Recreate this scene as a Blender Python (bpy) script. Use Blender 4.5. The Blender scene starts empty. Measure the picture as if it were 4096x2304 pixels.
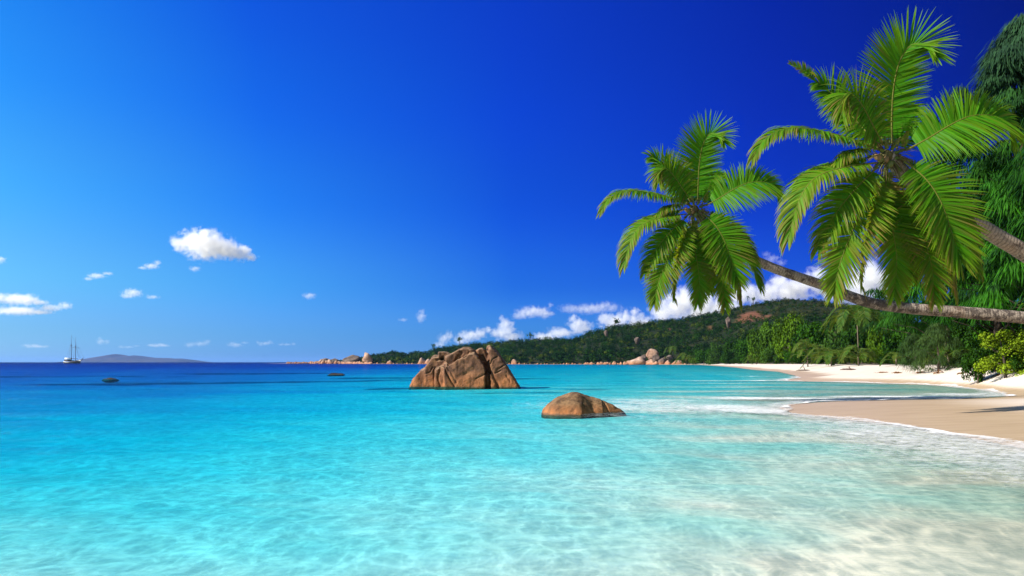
import bpy, bmesh, math, random
import numpy as np
from mathutils import Vector, noise

scene = bpy.context.scene
COL = scene.collection
R = math.radians

# ------------------------------------------------------------------ camera
F = 804.0            # focal length in pixels of the 1024 px wide picture
HZ = 362.2           # row of the horizon in that picture
EYE = 2.0            # eye height over the water
cam_d = bpy.data.cameras.new("camera")
cam_d.sensor_width = 36.0
cam_d.lens = F * 36.0 / 1024.0
cam_d.shift_y = (HZ - 288.0) / 1024.0
cam_d.clip_start = 0.1
cam_d.clip_end = 60000.0
cam = bpy.data.objects.new("camera", cam_d)
cam.location = (0, 0, EYE)
cam.rotation_euler = (R(90), 0, 0)
COL.objects.link(cam)
scene.camera = cam

# ------------------------------------------------------------------ sky and sun
SUN_EL, SUN_AZ = R(34), math.atan2(-0.955, -0.295)     # azimuth measured from +Y towards +X
world = bpy.data.worlds.new("World")
scene.world = world
world.use_nodes = True
nt = world.node_tree
nt.nodes.clear()


def wn(t, **kw):
    n = nt.nodes.new(t)
    for k, v in kw.items():
        setattr(n, k, v)
    return n


sky = wn("ShaderNodeTexSky", sky_type='NISHITA', sun_disc=False)
sky.sun_elevation = SUN_EL
sky.sun_rotation = SUN_AZ
sky.altitude = 0
sky.air_density = 1.0
sky.dust_density = 0.4
sky.ozone_density = 2.5
# polarising filter on the clear sky: deep and saturated to the upper right, paler to the left and towards the horizon
SKY_Z = [0.0, 0.04, 0.10, 0.20, 0.31, 0.40]
SKY_X = [-0.54, -0.285, 0.0, 0.285, 0.52]
SKY_C = [
    [(0.118, 0.2594, 0.5742), (0.105, 0.2401, 0.4715), (0.0999, 0.2778, 0.4392), (0.0658, 0.2987, 0.4832), (0.0356, 0.2821, 0.5497), (0.0245, 0.2681, 0.5673)],
    [(0.0691, 0.189, 0.5332), (0.0592, 0.1817, 0.4627), (0.0448, 0.1935, 0.4374), (0.0197, 0.1636, 0.474), (0.0114, 0.1372, 0.5158), (0.0099, 0.1205, 0.5365)],
    [(0.0362, 0.1387, 0.4793), (0.0251, 0.1159, 0.388), (0.0102, 0.0809, 0.3529), (0.0054, 0.0646, 0.3727), (0.0054, 0.0619, 0.4254), (0.0068, 0.0608, 0.4419)],
    [(0.0312, 0.1191, 0.437), (0.02, 0.0878, 0.3343), (0.0074, 0.0465, 0.2887), (0.0039, 0.028, 0.2657), (0.0039, 0.0251, 0.2668), (0.0038, 0.024, 0.2678)],
    [(0.0243, 0.0908, 0.3717), (0.0138, 0.0623, 0.2819), (0.0044, 0.0288, 0.2095), (0.0022, 0.0139, 0.1514), (0.0023, 0.0104, 0.1212), (0.0021, 0.0094, 0.1136)],
]
tc = wn("ShaderNodeTexCoord")
sep = wn("ShaderNodeSeparateXYZ")
nt.links.new(tc.outputs["Generated"], sep.inputs[0])
prev = None
for i, rows in enumerate(SKY_C):
    ramp = wn("ShaderNodeValToRGB")
    nt.links.new(sep.outputs[2], ramp.inputs[0])
    ramp.color_ramp.interpolation = 'B_SPLINE' if False else 'EASE'
    els = ramp.color_ramp.elements
    while len(els) < len(rows):
        els.new(0.5)
    for e, p, c in zip(els, SKY_Z, rows):
        e.position = p
        e.color = (*c, 1)
    if prev is None:
        prev = ramp.outputs[0]
    else:
        mr = wn("ShaderNodeMapRange", interpolation_type='LINEAR')
        mr.inputs[1].default_value = SKY_X[i - 1]
        mr.inputs[2].default_value = SKY_X[i]
        nt.links.new(sep.outputs[0], mr.inputs[0])
        mc = wn("ShaderNodeMix", data_type='RGBA')
        nt.links.new(mr.outputs[0], mc.inputs[0])
        nt.links.new(prev, mc.inputs[6])
        nt.links.new(ramp.outputs[0], mc.inputs[7])
        prev = mc.outputs[2]
vm = wn("ShaderNodeVectorMath", operation='MULTIPLY')
nt.links.new(sky.outputs[0], vm.inputs[0])
# paler sky added overhead and behind the viewer, to whiten the ambient fill
mb_ = wn("ShaderNodeMapRange", interpolation_type='SMOOTHSTEP')
for i_, v_ in ((1, 0.25), (2, -0.45), (3, 0.0), (4, 1.0)):
    mb_.inputs[i_].default_value = v_
nt.links.new(sep.outputs[1], mb_.inputs[0])
mz_ = wn("ShaderNodeMapRange", interpolation_type='SMOOTHSTEP')
for i_, v_ in ((1, 0.55), (2, 0.95), (3, 0.0), (4, 1.0)):
    mz_.inputs[i_].default_value = v_
nt.links.new(sep.outputs[2], mz_.inputs[0])
mxx = wn("ShaderNodeMath", operation='MAXIMUM')
nt.links.new(mb_.outputs[0], mxx.inputs[0])
nt.links.new(mz_.outputs[0], mxx.inputs[1])
mcb = wn("ShaderNodeMix", data_type='RGBA')
nt.links.new(mxx.outputs[0], mcb.inputs[0])
nt.links.new(prev, mcb.inputs[6])
mcb.inputs[7].default_value = (0.42, 0.40, 0.36, 1)
nt.links.new(mcb.outputs[2], vm.inputs[1])
vs2 = wn("ShaderNodeVectorMath", operation='SCALE')
vs2.inputs[3].default_value = 2.0
nt.links.new(vm.outputs[0], vs2.inputs[0])
bg = wn("ShaderNodeBackground")
bg.inputs[1].default_value = 0.10
nt.links.new(vs2.outputs[0], bg.inputs[0])
wo = wn("ShaderNodeOutputWorld")
nt.links.new(bg.outputs[0], wo.inputs[0])

sun_d = bpy.data.lights.new("sun", 'SUN')
sun_d.energy = 5.0
sun_d.angle = R(0.5)
sun_d.color = (1.0, 0.95, 0.87)
sun = bpy.data.objects.new("sun", sun_d)
SDIR = Vector((math.sin(SUN_AZ) * math.cos(SUN_EL), math.cos(SUN_AZ) * math.cos(SUN_EL), math.sin(SUN_EL)))
sun.rotation_euler = SDIR.to_track_quat('Z', 'Y').to_euler()
sun.location = (-40, -20, 60)
COL.objects.link(sun)

scene.view_settings.view_transform = 'Standard'
scene.view_settings.look = 'None'
scene.view_settings.exposure = 0.95
scene.view_settings.gamma = 1.0
scene.cycles.use_denoising = True
scene.cycles.max_bounces = 10
scene.cycles.transparent_max_bounces = 24
scene.cycles.diffuse_bounces = 3
scene.cycles.glossy_bounces = 2
scene.cycles.transmission_bounces = 4
scene.cycles.volume_bounces = 4
scene.cycles.volume_step_rate = 0.6
scene.cycles.volume_max_steps = 256
scene.cycles.caustics_reflective = False
scene.cycles.caustics_refractive = False
scene.cycles.sample_clamp_indirect = 5.0
scene.cycles.sample_clamp_direct = 5.0

# ------------------------------------------------------------------ helpers


def at(px, py, d):
    """point seen at (px, py) at distance d along +Y"""
    return Vector(((px - 512.0) / F * d, d, EYE - (py - HZ) / F * d))


def tag(o, label=None, cat=None, group=None, kind=None):
    if label: o["label"] = label
    if cat: o["category"] = cat
    if group: o["group"] = group
    if kind: o["kind"] = kind
    return o


def empty(name, loc, label, cat, group=None):
    o = bpy.data.objects.new(name, None)
    o.location = loc
    COL.objects.link(o)
    return tag(o, label, cat, group)


def np_mesh(name, V, Fc, mat=None, smooth=False, tint=None, attrs=None):
    V = np.asarray(V, dtype=np.float32).reshape(-1, 3)
    me = bpy.data.meshes.new(name)
    me.vertices.add(len(V))
    me.vertices.foreach_set("co", V.ravel())
    if isinstance(Fc, np.ndarray):
        n, k = Fc.shape
        me.loops.add(n * k)
        me.loops.foreach_set("vertex_index", Fc.astype(np.int32).ravel())
        me.polygons.add(n)
        me.polygons.foreach_set("loop_start", np.arange(0, n * k, k, dtype=np.int32))
        me.polygons.foreach_set("loop_total", np.full(n, k, dtype=np.int32))
    else:
        n = len(Fc)
        tot = [len(f) for f in Fc]
        flat = [i for f in Fc for i in f]
        me.loops.add(len(flat))
        me.loops.foreach_set("vertex_index", flat)
        me.polygons.add(n)
        me.polygons.foreach_set("loop_start", np.concatenate([[0], np.cumsum(tot)[:-1]]).astype(np.int32))
        me.polygons.foreach_set("loop_total", np.array(tot, dtype=np.int32))
    if smooth:
        me.polygons.foreach_set("use_smooth", np.ones(n, dtype=bool))
    me.update(calc_edges=True)
    me.validate()
    if tint is not None:
        a = me.color_attributes.new("tint", 'FLOAT_COLOR', 'POINT')
        c = np.ones((len(V), 4), dtype=np.float32)
        c[:, :3] = tint
        a.data.foreach_set("color", c.ravel())
    for k_, v in (attrs or {}).items():
        a = me.attributes.new(k_, 'FLOAT', 'POINT')
        a.data.foreach_set("value", np.asarray(v, dtype=np.float32))
    if mat: me.materials.append(mat)
    return me


def obj(name, me, parent=None, loc=None):
    o = bpy.data.objects.new(name, me)
    COL.objects.link(o)
    if parent: o.parent = parent
    if loc is not None: o.location = loc
    return o


def copy_tree(o, parent=None):
    c = o.copy()
    COL.objects.link(c)
    if parent: c.parent = parent
    for ch in list(o.children):
        copy_tree(ch, c)
    return c


class MB:
    """collects tubes, boxes, ellipsoids into one mesh"""
    def __init__(self):
        self.V, self.F, self.T = [], [], []

    def add(self, V, Fc, tint=(1, 1, 1)):
        o = len(self.V)
        self.V += [tuple(v) for v in V]
        self.F += [tuple(i + o for i in f) for f in Fc]
        if np.ndim(tint) == 1:
            self.T += [tuple(tint)] * len(V)
        else:
            self.T += [tuple(t) for t in tint]

    def tube(self, pts, rad, n=8, tint=(1, 1, 1), cap=True):
        pts = [Vector(p) for p in pts]
        rads = rad if hasattr(rad, '__len__') else [rad] * len(pts)
        V, Fc, prev = [], [], None
        for i, p in enumerate(pts):
            t = (pts[min(i + 1, len(pts) - 1)] - pts[max(i - 1, 0)]).normalized()
            if prev is None:
                a = t.orthogonal().normalized()
            else:
                a = (prev - t * prev.dot(t)).normalized()
            prev = a
            b = t.cross(a)
            for k in range(n):
                w = 2 * math.pi * k / n
                V.append(p + (a * math.cos(w) + b * math.sin(w)) * rads[i])
        for i in range(len(pts) - 1):
            for k in range(n):
                Fc.append((i * n + k, i * n + (k + 1) % n, (i + 1) * n + (k + 1) % n, (i + 1) * n + k))
        if cap:
            Fc.append(tuple(range(n))[::-1])
            Fc.append(tuple((len(pts) - 1) * n + k for k in range(n)))
        self.add(V, Fc, tint)

    def box(self, c, s, tint=(1, 1, 1)):
        x, y, z = c
        a, b, h = s[0] / 2, s[1] / 2, s[2] / 2
        V = [(x + i * a, y + j * b, z + k * h) for k in (-1, 1) for j in (-1, 1) for i in (-1, 1)]
        self.add(V, [(0, 2, 3, 1), (4, 5, 7, 6), (0, 1, 5, 4), (2, 6, 7, 3), (0, 4, 6, 2), (1, 3, 7, 5)], tint)

    def ball(self, c, r, n=10, tint=(1, 1, 1)):
        V, Fc = [], []
        m = n // 2 + 1
        for i in range(m + 1):
            th = math.pi * i / m
            for k in range(n):
                ph = 2 * math.pi * k / n
                V.append((c[0] + r[0] * math.sin(th) * math.cos(ph), c[1] + r[1] * math.sin(th) * math.sin(ph), c[2] + r[2] * math.cos(th)))
        for i in range(m):
            for k in range(n):
                Fc.append((i * n + k, (i + 1) * n + k, (i + 1) * n + (k + 1) % n, i * n + (k + 1) % n))
        self.add(V, Fc, tint)

    def build(self, name, mat, parent=None, smooth=False, loc=None):
        me = np_mesh(name, self.V, self.F, mat, smooth, np.array(self.T))
        return obj(name, me, parent, loc)


def catmull(pts, n):
    P = [Vector(p) for p in pts]
    P = [P[0] * 2 - P[1]] + P + [P[-1] * 2 - P[-2]]
    out = []
    m = len(P) - 3
    for i in range(n):
        u = i / (n - 1) * m
        k = min(int(u), m - 1)
        t = u - k
        a, b, c, d = P[k:k + 4]
        out.append(0.5 * (2 * b + (c - a) * t + (2 * a - 5 * b + 4 * c - d) * t * t + (3 * b - a - 3 * c + d) * t ** 3))
    return out


def sm(a, b, x):
    t = np.clip((np.asarray(x, dtype=float) - a) / (b - a), 0, 1)
    return t * t * (3 - 2 * t)


# ---------------------------------------------------------------- materials
def mat_new(name):
    m = bpy.data.materials.new(name)
    m.use_nodes = True
    m.node_tree.nodes.clear()
    return m, m.node_tree


def N(t, typ, ins=None, **kw):
    n = t.nodes.new(typ)
    for k, v in kw.items():
        setattr(n, k, v)
    for k, v in (ins or {}).items():
        if isinstance(v, bpy.types.NodeSocket):
            t.links.new(v, n.inputs[k])
        else:
            n.inputs[k].default_value = v
    return n


def ramp_node(t, fac, stops):
    n = t.nodes.new("ShaderNodeValToRGB")
    e = n.color_ramp.elements
    while len(e) < len(stops):
        e.new(0.5)
    for el, (p, c) in zip(e, stops):
        el.position = p
        el.color = (*c, 1) if len(c) == 3 else c
    t.links.new(fac, n.inputs[0])
    return n.outputs[0]


def mixc(t, fac, a, b, blend='MIX'):
    n = t.nodes.new("ShaderNodeMix")
    n.data_type = 'RGBA'
    n.blend_type = blend
    for s, v in ((0, fac), (6, a), (7, b)):
        if isinstance(v, bpy.types.NodeSocket):
            t.links.new(v, n.inputs[s])
        else:
            n.inputs[s].default_value = v if not hasattr(v, '__len__') else ((*v, 1) if len(v) == 3 else v)
    return n.outputs[2]


def math_(t, op, a, b=None, c=None, clamp=False):
    n = t.nodes.new("ShaderNodeMath")
    n.operation = op
    n.use_clamp = clamp
    for i, v in enumerate((a, b, c)):
        if v is None: continue
        if isinstance(v, bpy.types.NodeSocket):
            t.links.new(v, n.inputs[i])
        else:
            n.inputs[i].default_value = v
    return n.outputs[0]


def attr(t, name, out="Color"):
    return N(t, "ShaderNodeAttribute", attribute_name=name).outputs[out]


def out_surf(t, s):
    o = t.nodes.new("ShaderNodeOutputMaterial")
    t.links.new(s, o.inputs[0])
    return o


def leaf_mat(name, trans=0.35, rough=0.45, spec=0.3):
    m, t = mat_new(name)
    col = mixc(t, 1.0, attr(t, "tint"), (.78, .78, .78), 'MULTIPLY')
    p = N(t, "ShaderNodeBsdfPrincipled", {"Base Color": col, "Roughness": rough, "Specular IOR Level": spec})
    tl = N(t, "ShaderNodeBsdfTranslucent", {"Color": mixc(t, 1.0, col, (1.5, 1.25, 0.6), 'MULTIPLY')})
    mx = N(t, "ShaderNodeMixShader", {0: trans, 1: p.outputs[0], 2: tl.outputs[0]})
    out_surf(t, mx.outputs[0])
    return m


def tint_mat(name, rough=0.6, spec=0.4, var=0.0, scale=5.0):
    m, t = mat_new(name)
    col = mixc(t, 1.0, attr(t, "tint"), (.80, .80, .80), 'MULTIPLY')
    if var:
        geo = N(t, "ShaderNodeNewGeometry")
        nz = N(t, "ShaderNodeTexNoise", {"Vector": geo.outputs["Position"], "Scale": scale, "Detail": 4.0})
        k = math_(t, 'MULTIPLY_ADD', nz.outputs[0], 2 * var, 1 - var)
        col = mixc(t, 1.0, col, N(t, "ShaderNodeCombineColor", {0: k, 1: k, 2: k}).outputs[0], 'MULTIPLY')
    p = N(t, "ShaderNodeBsdfPrincipled", {"Base Color": col, "Roughness": rough, "Specular IOR Level": spec})
    out_surf(t, p.outputs[0])
    return m


LEAF = leaf_mat("leaf", .20, .6, .05)
PALM_LEAF = leaf_mat("palm_leaf", 0.48, 0.5, 0.12)
PLAIN = tint_mat("plain_paint", 0.5, 0.4)
BARK = tint_mat("bark", 0.85, 0.2, 0.4, 6.0)

# ---------------------------------------------------------------- plan of the bay
SHORE = np.array([(20, -60), (17, -20), (13.6, 5), (12.2, 14), (11.8, 18.5), (12.4, 24.7), (11.5, 28.5), (10.9, 31.5), (11.6, 35),
                  (13.2, 38.4), (16.4, 41), (20, 42.4), (23.7, 43.2), (28.6, 46.6), (31.2, 51), (33.6, 57), (35.6, 63), (36.6, 71), (33.5, 79),
                  (29.5, 86), (31, 92), (36, 101), (41.9, 119), (56, 169), (64, 214), (86, 310), (104, 400), (138, 590), (126, 660), (90, 700),
                  (50, 720), (-30, 790), (-110, 870), (-180, 950), (-265, 1040), (-340, 1100)], dtype=float)
VEG = np.array([(80, -60), (62, -10), (50, 25), (41, 46), (37.5, 57), (45, 85), (62, 124), (66, 165), (82, 235), (108, 360), (132, 480), (152, 620), (150, 720)], dtype=float)
VEGZ = np.array([1.6, 1.6, 1.6, 1.5, 1.4, 1.5, 1.5, 1.45, 1.4, 1.2, 1.05, 0.9, 0.8])


def seg_dist(P, poly, vals=None):
    best = np.full(len(P), 1e18)
    bv = np.zeros(len(P))
    for i in range(len(poly) - 1):
        a, b = poly[i], poly[i + 1]
        ab = b - a
        t = np.clip(((P - a) @ ab) / (ab @ ab), 0, 1)
        q = a + t[:, None] * ab
        d = np.hypot(P[:, 0] - q[:, 0], P[:, 1] - q[:, 1])
        m = d < best
        best[m] = d[m]
        if vals is not None:
            bv[m] = (vals[i] + t * (vals[i + 1] - vals[i]))[m]
    return (best, bv) if vals is not None else best


def inside(P, poly):
    r = np.zeros(len(P), dtype=bool)
    x, y = P[:, 0], P[:, 1]
    j = len(poly) - 1
    for i in range(len(poly)):
        xi, yi = poly[i]
        xj, yj = poly[j]
        c = ((yi > y) != (yj > y)) & (x < (xj - xi) * (y - yi) / (yj - yi + 1e-12) + xi)
        r ^= c
        j = i
    return r


LAND = np.vstack([SHORE, [(-340, 1400), (2500, 2600), (2500, -60)]])
INLAND = np.vstack([VEG, [(300, 900), (2500, 2600), (2500, -60)]])

# how much coloured water one looks through towards each part of the bay (rows: depth along the view, columns: bearing)
L_COL = np.array([-200, 0, 150, 300, 400, 520, 600, 700, 780, 900, 1100], dtype=float)
L_ROW = np.array([362.3, 364, 366, 370, 376, 384, 394, 406, 420, 440, 470, 510, 576, 700], dtype=float)
L_TAB = np.array([
    [50, 46, 46, 44, 40, 26, 18, 10, 6, 4, 4],
    [46, 44, 44, 40, 32, 16, 12, 7, 4, 3, 3],
    [42, 40, 40, 36, 27, 12, 10, 4.5, 2.5, 2, 2],
    [36, 32, 31, 26, 18, 9, 7, 4, 2.4, 1.5, 1],
    [30, 27, 26, 18, 11, 7, 5.5, 4.5, 2.0, 1, .6],
    [26, 23, 20, 12, 8.5, 5.8, 4.2, 2.7, 1.5, .7, .4],
    [20, 17, 14, 8.6, 6.2, 4.2, 3.0, 1.3, .7, .5, .3],
    [17, 14, 10.5, 7, 5.2, 3.5, 2.5, 1.1, .55, .4, .3],
    [13, 10.5, 8.2, 5.6, 4.2, 2.8, 2.0, 1.1, .65, .4, .3],
    [8.6, 6.6, 5.4, 3.8, 2.8, 1.9, 1.4, .85, .6, .34, .25],
    [5.4, 4.2, 3.7, 2.8, 2.0, 1.3, .95, .68, .50, .30, .2],
    [3.2, 2.3, 2.3, 1.8, 1.3, .9, .70, .50, .38, .24, .18],
    [1.2, .85, 1.0, .9, .72, .6, .52, .40, .30, .22, .18],
    [1.2, .85, 1.0, .9, .72, .6, .52, .40, .30, .22, .18]])


def bilerp(tab, rows, cols, r, c):
    r = np.clip(r, rows[0], rows[-1])
    c = np.clip(c, cols[0], cols[-1])
    i = np.clip(np.searchsorted(rows, r) - 1, 0, len(rows) - 2)
    j = np.clip(np.searchsorted(cols, c) - 1, 0, len(cols) - 2)
    u = (r - rows[i]) / (rows[i + 1] - rows[i])
    v = (c - cols[j]) / (cols[j + 1] - cols[j])
    u, v = u * u * (3 - 2 * u) * .5 + u * .5, v * v * (3 - 2 * v) * .5 + v * .5
    return (tab[i, j] * (1 - u) * (1 - v) + tab[i + 1, j] * u * (1 - v) + tab[i, j + 1] * (1 - u) * v + tab[i + 1, j + 1] * u * v)


WAV = np.random.default_rng(5)
_wd = [(WAV.uniform(0.25, 0.75), WAV.uniform(-math.pi, math.pi), WAV.uniform(0, 6.28)) for _ in range(10)]


def wobble(x, y, s):
    """smooth irregular field in about -1..1"""
    r = 0
    for f, a, p in _wd:
        r = r + np.sin((x * math.cos(a) + y * math.sin(a)) * f * s + p + 1.3 * np.sin((x * math.sin(a) - y * math.cos(a)) * f * s * .7 + 2 * p))
    return r / 4.5


def ground_z(x, y):
    P = np.column_stack([np.ravel(x), np.ravel(y)]).astype(float)
    s = seg_dist(P, SHORE)
    v, vz = seg_dist(P, VEG, VEGZ)
    land = inside(P, LAND)
    inl = inside(P, INLAND)
    t = s / (s + v + 1e-6)
    zl = vz * (t ** 1.15) + 0.012 * np.minimum(s, 2)
    zl = np.where(inl, vz + 0.02 * np.minimum(v, 80), zl)
    # small undulations of the dry sand
    zl = zl + np.where(inl | (zl > .4), 0.05 * wobble(P[:, 0], P[:, 1], 1.2) * sm(.4, 1.0, zl), 0)
    d = np.maximum(P[:, 1], 0.05)
    row = np.where(P[:, 1] > 0.3, HZ + F * EYE / d, 2000)
    colm = np.where(P[:, 1] > 0.3, 512 + F * P[:, 0] / d, np.where(P[:, 0] < 0, -200, 1100))
    Lt = bilerp(L_TAB, L_ROW, L_COL, row, colm)
    dd = np.hypot(P[:, 0], P[:, 1])
    D = Lt / np.sqrt(1 + (np.maximum(dd, 3.0) / EYE) ** 2)
    D = D * (1 + 0.16 * wobble(P[:, 0], P[:, 1], 0.35) * sm(1, 8, s))
    D = np.minimum(D, 0.05 * s)
    D = np.maximum(D, 0.0009 * np.minimum(s, 10) + 0.002)
    return np.where(land, zl, -D), s, land, inl


def polar_grid(r0, r1, ratio, nfront, nback, half=R(48)):
    nr = int(math.log(r1 / r0) / math.log(ratio)) + 1
    rr = r0 * ratio ** np.arange(nr)
    rr[-1] = r1
    af = np.linspace(-half, half, nfront)
    ab = np.linspace(half, 2 * math.pi - half, nback + 2)[1:-1]
    aa = np.concatenate([af, ab])
    na = len(aa)
    Rg, Ag = np.meshgrid(rr, aa, indexing='ij')
    X, Y = Rg * np.sin(Ag), Rg * np.cos(Ag)
    X = np.concatenate([[0], X.ravel()])
    Y = np.concatenate([[0], Y.ravel()])
    i, k = np.meshgrid(np.arange(nr - 1), np.arange(na), indexing='ij')
    k2 = (k + 1) % na
    Q = np.stack([1 + i * na + k, 1 + i * na + k2, 1 + (i + 1) * na + k2, 1 + (i + 1) * na + k], -1).reshape(-1, 4)
    # centre fan, as quads over pairs of triangles would be fiddly: use triangles by repeating through lists
    fan = [(0, 1 + (q + 1) % na, 1 + q) for q in range(na)]
    return X, Y, Q, fan


# ---------------------------------------------------------------- ground: beach sand and sea bed in one sheet
gx, gy, gq, gfan = polar_grid(0.6, 30000.0, 1.0135, 520, 60)
gz, gs, gland, ginl = ground_z(gx, gy)
far = np.hypot(gx, gy)
wet = np.where(gland, 1 - sm(.20, .42, gz + 0.06 * wobble(gx, gy, .5)), 1.0)
# dark reef and weed on the bed, plus painted shade and reflection around the boulder
REEF_SHADE = [(-36, 92, 13, 5), (-24, 95, 10, 4), (-46, 88, 9, 3), (-12, 98, 7, 3), (-9.5, 68, 3.8, 2.2), (0.5, 56, 3.4, 1.0), (5.5, 61.5, 2.2, 1.0),
        (-17, 112, 10, 5), (-3, 102, 9, 3.5), (-80, 130, 30, 5), (-52, 160, 20, 9), (-6, 140, 9, 5)]
reef = np.zeros(len(gx))
for cx, cy, a, b in REEF_SHADE:
    q = ((gx - cx) / a) ** 2 + ((gy - cy) / b) ** 2
    reef = np.maximum(reef, 1 - sm(.35, 1.1, q + 0.45 * wobble(gx, gy, 1.6)))
reef = np.where(gland, 0, .8 * reef)
soil = np.where(ginl, sm(0.5, 5, seg_dist(np.column_stack([gx, gy]), VEG) + 1.2 * wobble(gx, gy, 1.0)), 0)

m_sand, t = mat_new("sand")
geo = N(t, "ShaderNodeNewGeometry")
wetn = attr(t, "wet", "Fac")
n1 = N(t, "ShaderNodeTexNoise", {"Vector": geo.outputs["Position"], "Scale": 0.6, "Detail": 6.0, "Roughness": .6})
n2 = N(t, "ShaderNodeTexNoise", {"Vector": geo.outputs["Position"], "Scale": 40.0, "Detail": 3.0})
stretch = N(t, "ShaderNodeMapping", {"Vector": geo.outputs["Position"], "Scale": (0.5, 2.6, 1.0)})
n3 = N(t, "ShaderNodeTexNoise", {"Vector": stretch.outputs[0], "Scale": 0.9, "Detail": 5.0})
dry = ramp_node(t, n1.outputs[0], [(.25, (.54, .455, .37)), (.75, (.64, .56, .475))])
wetc = ramp_node(t, n3.outputs[0], [(.25, (.355, .25, .15)), (.75, (.46, .34, .22))])
under = ramp_node(t, n1.outputs[0], [(.3, (.86, .80, .66)), (.7, (.94, .88, .73))])
sepz = N(t, "ShaderNodeSeparateXYZ", {0: geo.outputs["Position"]})
island_ = math_(t, 'MULTIPLY_ADD', sepz.outputs[2], 20.0, 1.0, clamp=True)
shal = math_(t, 'MULTIPLY_ADD', sepz.outputs[2], 5.0, 0.95, clamp=True)
under = mixc(t, shal, under, (.72, .61, .44))
wcol = mixc(t, island_, under, wetc)
col = mixc(t, wetn, dry, wcol)
grain = math_(t, 'MULTIPLY_ADD', n2.outputs[0], 0.24, 0.88)
col = mixc(t, 1.0, col, N(t, "ShaderNodeCombineColor", {0: grain, 1: grain, 2: grain}).outputs[0], 'MULTIPLY')
col = mixc(t, attr(t, "reef", "Fac"), col, (0.035, 0.045, 0.03))
col = mixc(t, attr(t, "soil", "Fac"), col, (0.075, 0.055, 0.03))
rgh = math_(t, 'MULTIPLY_ADD', wetn, -0.5, 0.95)
bmp = N(t, "ShaderNodeBump", {"Strength": 0.6, "Distance": 0.12, "Height": math_(t, 'MULTIPLY', n1.outputs[0], math_(t, 'SUBTRACT', 1.0, wetn))})
bmp2 = N(t, "ShaderNodeBump", {"Strength": 0.12, "Distance": 0.01, "Height": n2.outputs[0], "Normal": bmp.outputs[0]})
ps = N(t, "ShaderNodeBsdfPrincipled", {"Base Color": col, "Roughness": rgh, "Specular IOR Level": 0.25, "Normal": bmp2.outputs[0]})
out_surf(t, ps.outputs[0])

V = np.column_stack([gx, gy, gz])
me = np_mesh("ground", V, [tuple(q) for q in gq.tolist()] + gfan, m_sand, True, None, {"wet": wet, "reef": reef, "soil": soil})
tag(obj("ground", me), "pale sandy beach running under the clear water as the sea bed", "sand", kind='structure')

# ---------------------------------------------------------------- sea
wx, wy, wq, wfan = polar_grid(0.6, 30000.0, 1.0095, 620, 60)
P = np.column_stack([wx, wy])
ws = seg_dist(P, SHORE)
wland = inside(P, LAND)
wr = np.hypot(wx, wy)
rngw = np.random.default_rng(11)
wz = np.zeros(len(wx))
step = np.maximum(wr * 0.0125, 0.03)
for k in range(46):
    lam = 0.45 * (1.075 ** k) * rngw.uniform(.9, 1.1)
    ang = rngw.normal(R(65), R(38))
    amp = 0.0032 * lam ** 0.62 * rngw.uniform(.5, 1.2)
    vis = sm(2.2, 4.5, lam / step)
    ph = rngw.uniform(0, 6.28)
    arg = (wx * math.cos(ang) + wy * math.sin(ang)) * 2 * math.pi / lam + ph
    arg = arg + 0.9 * wobble(wx, wy, 1.1 / max(lam, .5)) 
    wz += vis * amp * (np.sin(arg) + .25 * np.sin(2 * arg))
wz *= np.where(wland, 0.15, 0.15 + 0.85 * sm(0.0, 6.0, ws))
wz = np.maximum(wz, ground_z(wx, wy)[0] * (~wland) + 0.025 * (~wland) - 1.0 * wland)

m_sea, t = mat_new("sea_water")
geo = N(t, "ShaderNodeNewGeometry")
pos = geo.outputs["Position"]
# caustic net painted into the surface's transparent colour, which also masks sunlight below
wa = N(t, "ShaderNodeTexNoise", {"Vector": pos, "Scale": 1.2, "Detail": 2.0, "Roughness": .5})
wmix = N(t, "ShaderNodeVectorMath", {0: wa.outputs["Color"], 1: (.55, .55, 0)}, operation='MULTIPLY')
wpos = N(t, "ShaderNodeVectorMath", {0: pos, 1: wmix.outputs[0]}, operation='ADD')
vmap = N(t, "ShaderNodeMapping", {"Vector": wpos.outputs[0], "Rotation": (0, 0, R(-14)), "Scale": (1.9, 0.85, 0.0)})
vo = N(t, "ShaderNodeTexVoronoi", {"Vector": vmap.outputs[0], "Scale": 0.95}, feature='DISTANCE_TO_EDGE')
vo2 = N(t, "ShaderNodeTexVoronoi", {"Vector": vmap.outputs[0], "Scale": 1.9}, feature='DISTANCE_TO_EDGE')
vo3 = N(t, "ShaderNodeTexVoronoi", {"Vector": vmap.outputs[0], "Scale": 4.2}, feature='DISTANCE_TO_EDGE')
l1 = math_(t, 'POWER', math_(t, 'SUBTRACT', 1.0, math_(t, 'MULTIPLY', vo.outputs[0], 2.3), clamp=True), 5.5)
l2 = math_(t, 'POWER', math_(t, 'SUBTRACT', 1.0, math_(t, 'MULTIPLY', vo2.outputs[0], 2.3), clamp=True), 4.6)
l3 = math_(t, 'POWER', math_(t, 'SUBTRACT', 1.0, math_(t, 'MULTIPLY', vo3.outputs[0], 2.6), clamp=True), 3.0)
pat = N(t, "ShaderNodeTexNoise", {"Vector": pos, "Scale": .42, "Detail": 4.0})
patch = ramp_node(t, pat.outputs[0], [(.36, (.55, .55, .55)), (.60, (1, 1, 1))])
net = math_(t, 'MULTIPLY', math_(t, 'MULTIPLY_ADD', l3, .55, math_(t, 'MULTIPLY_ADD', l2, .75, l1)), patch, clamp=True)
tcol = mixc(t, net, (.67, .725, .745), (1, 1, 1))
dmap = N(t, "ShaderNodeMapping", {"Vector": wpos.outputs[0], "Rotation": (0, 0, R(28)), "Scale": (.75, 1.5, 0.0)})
dn = N(t, "ShaderNodeTexNoise", {"Vector": dmap.outputs[0], "Scale": 2.1, "Detail": 3.0, "Roughness": .5})
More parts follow.
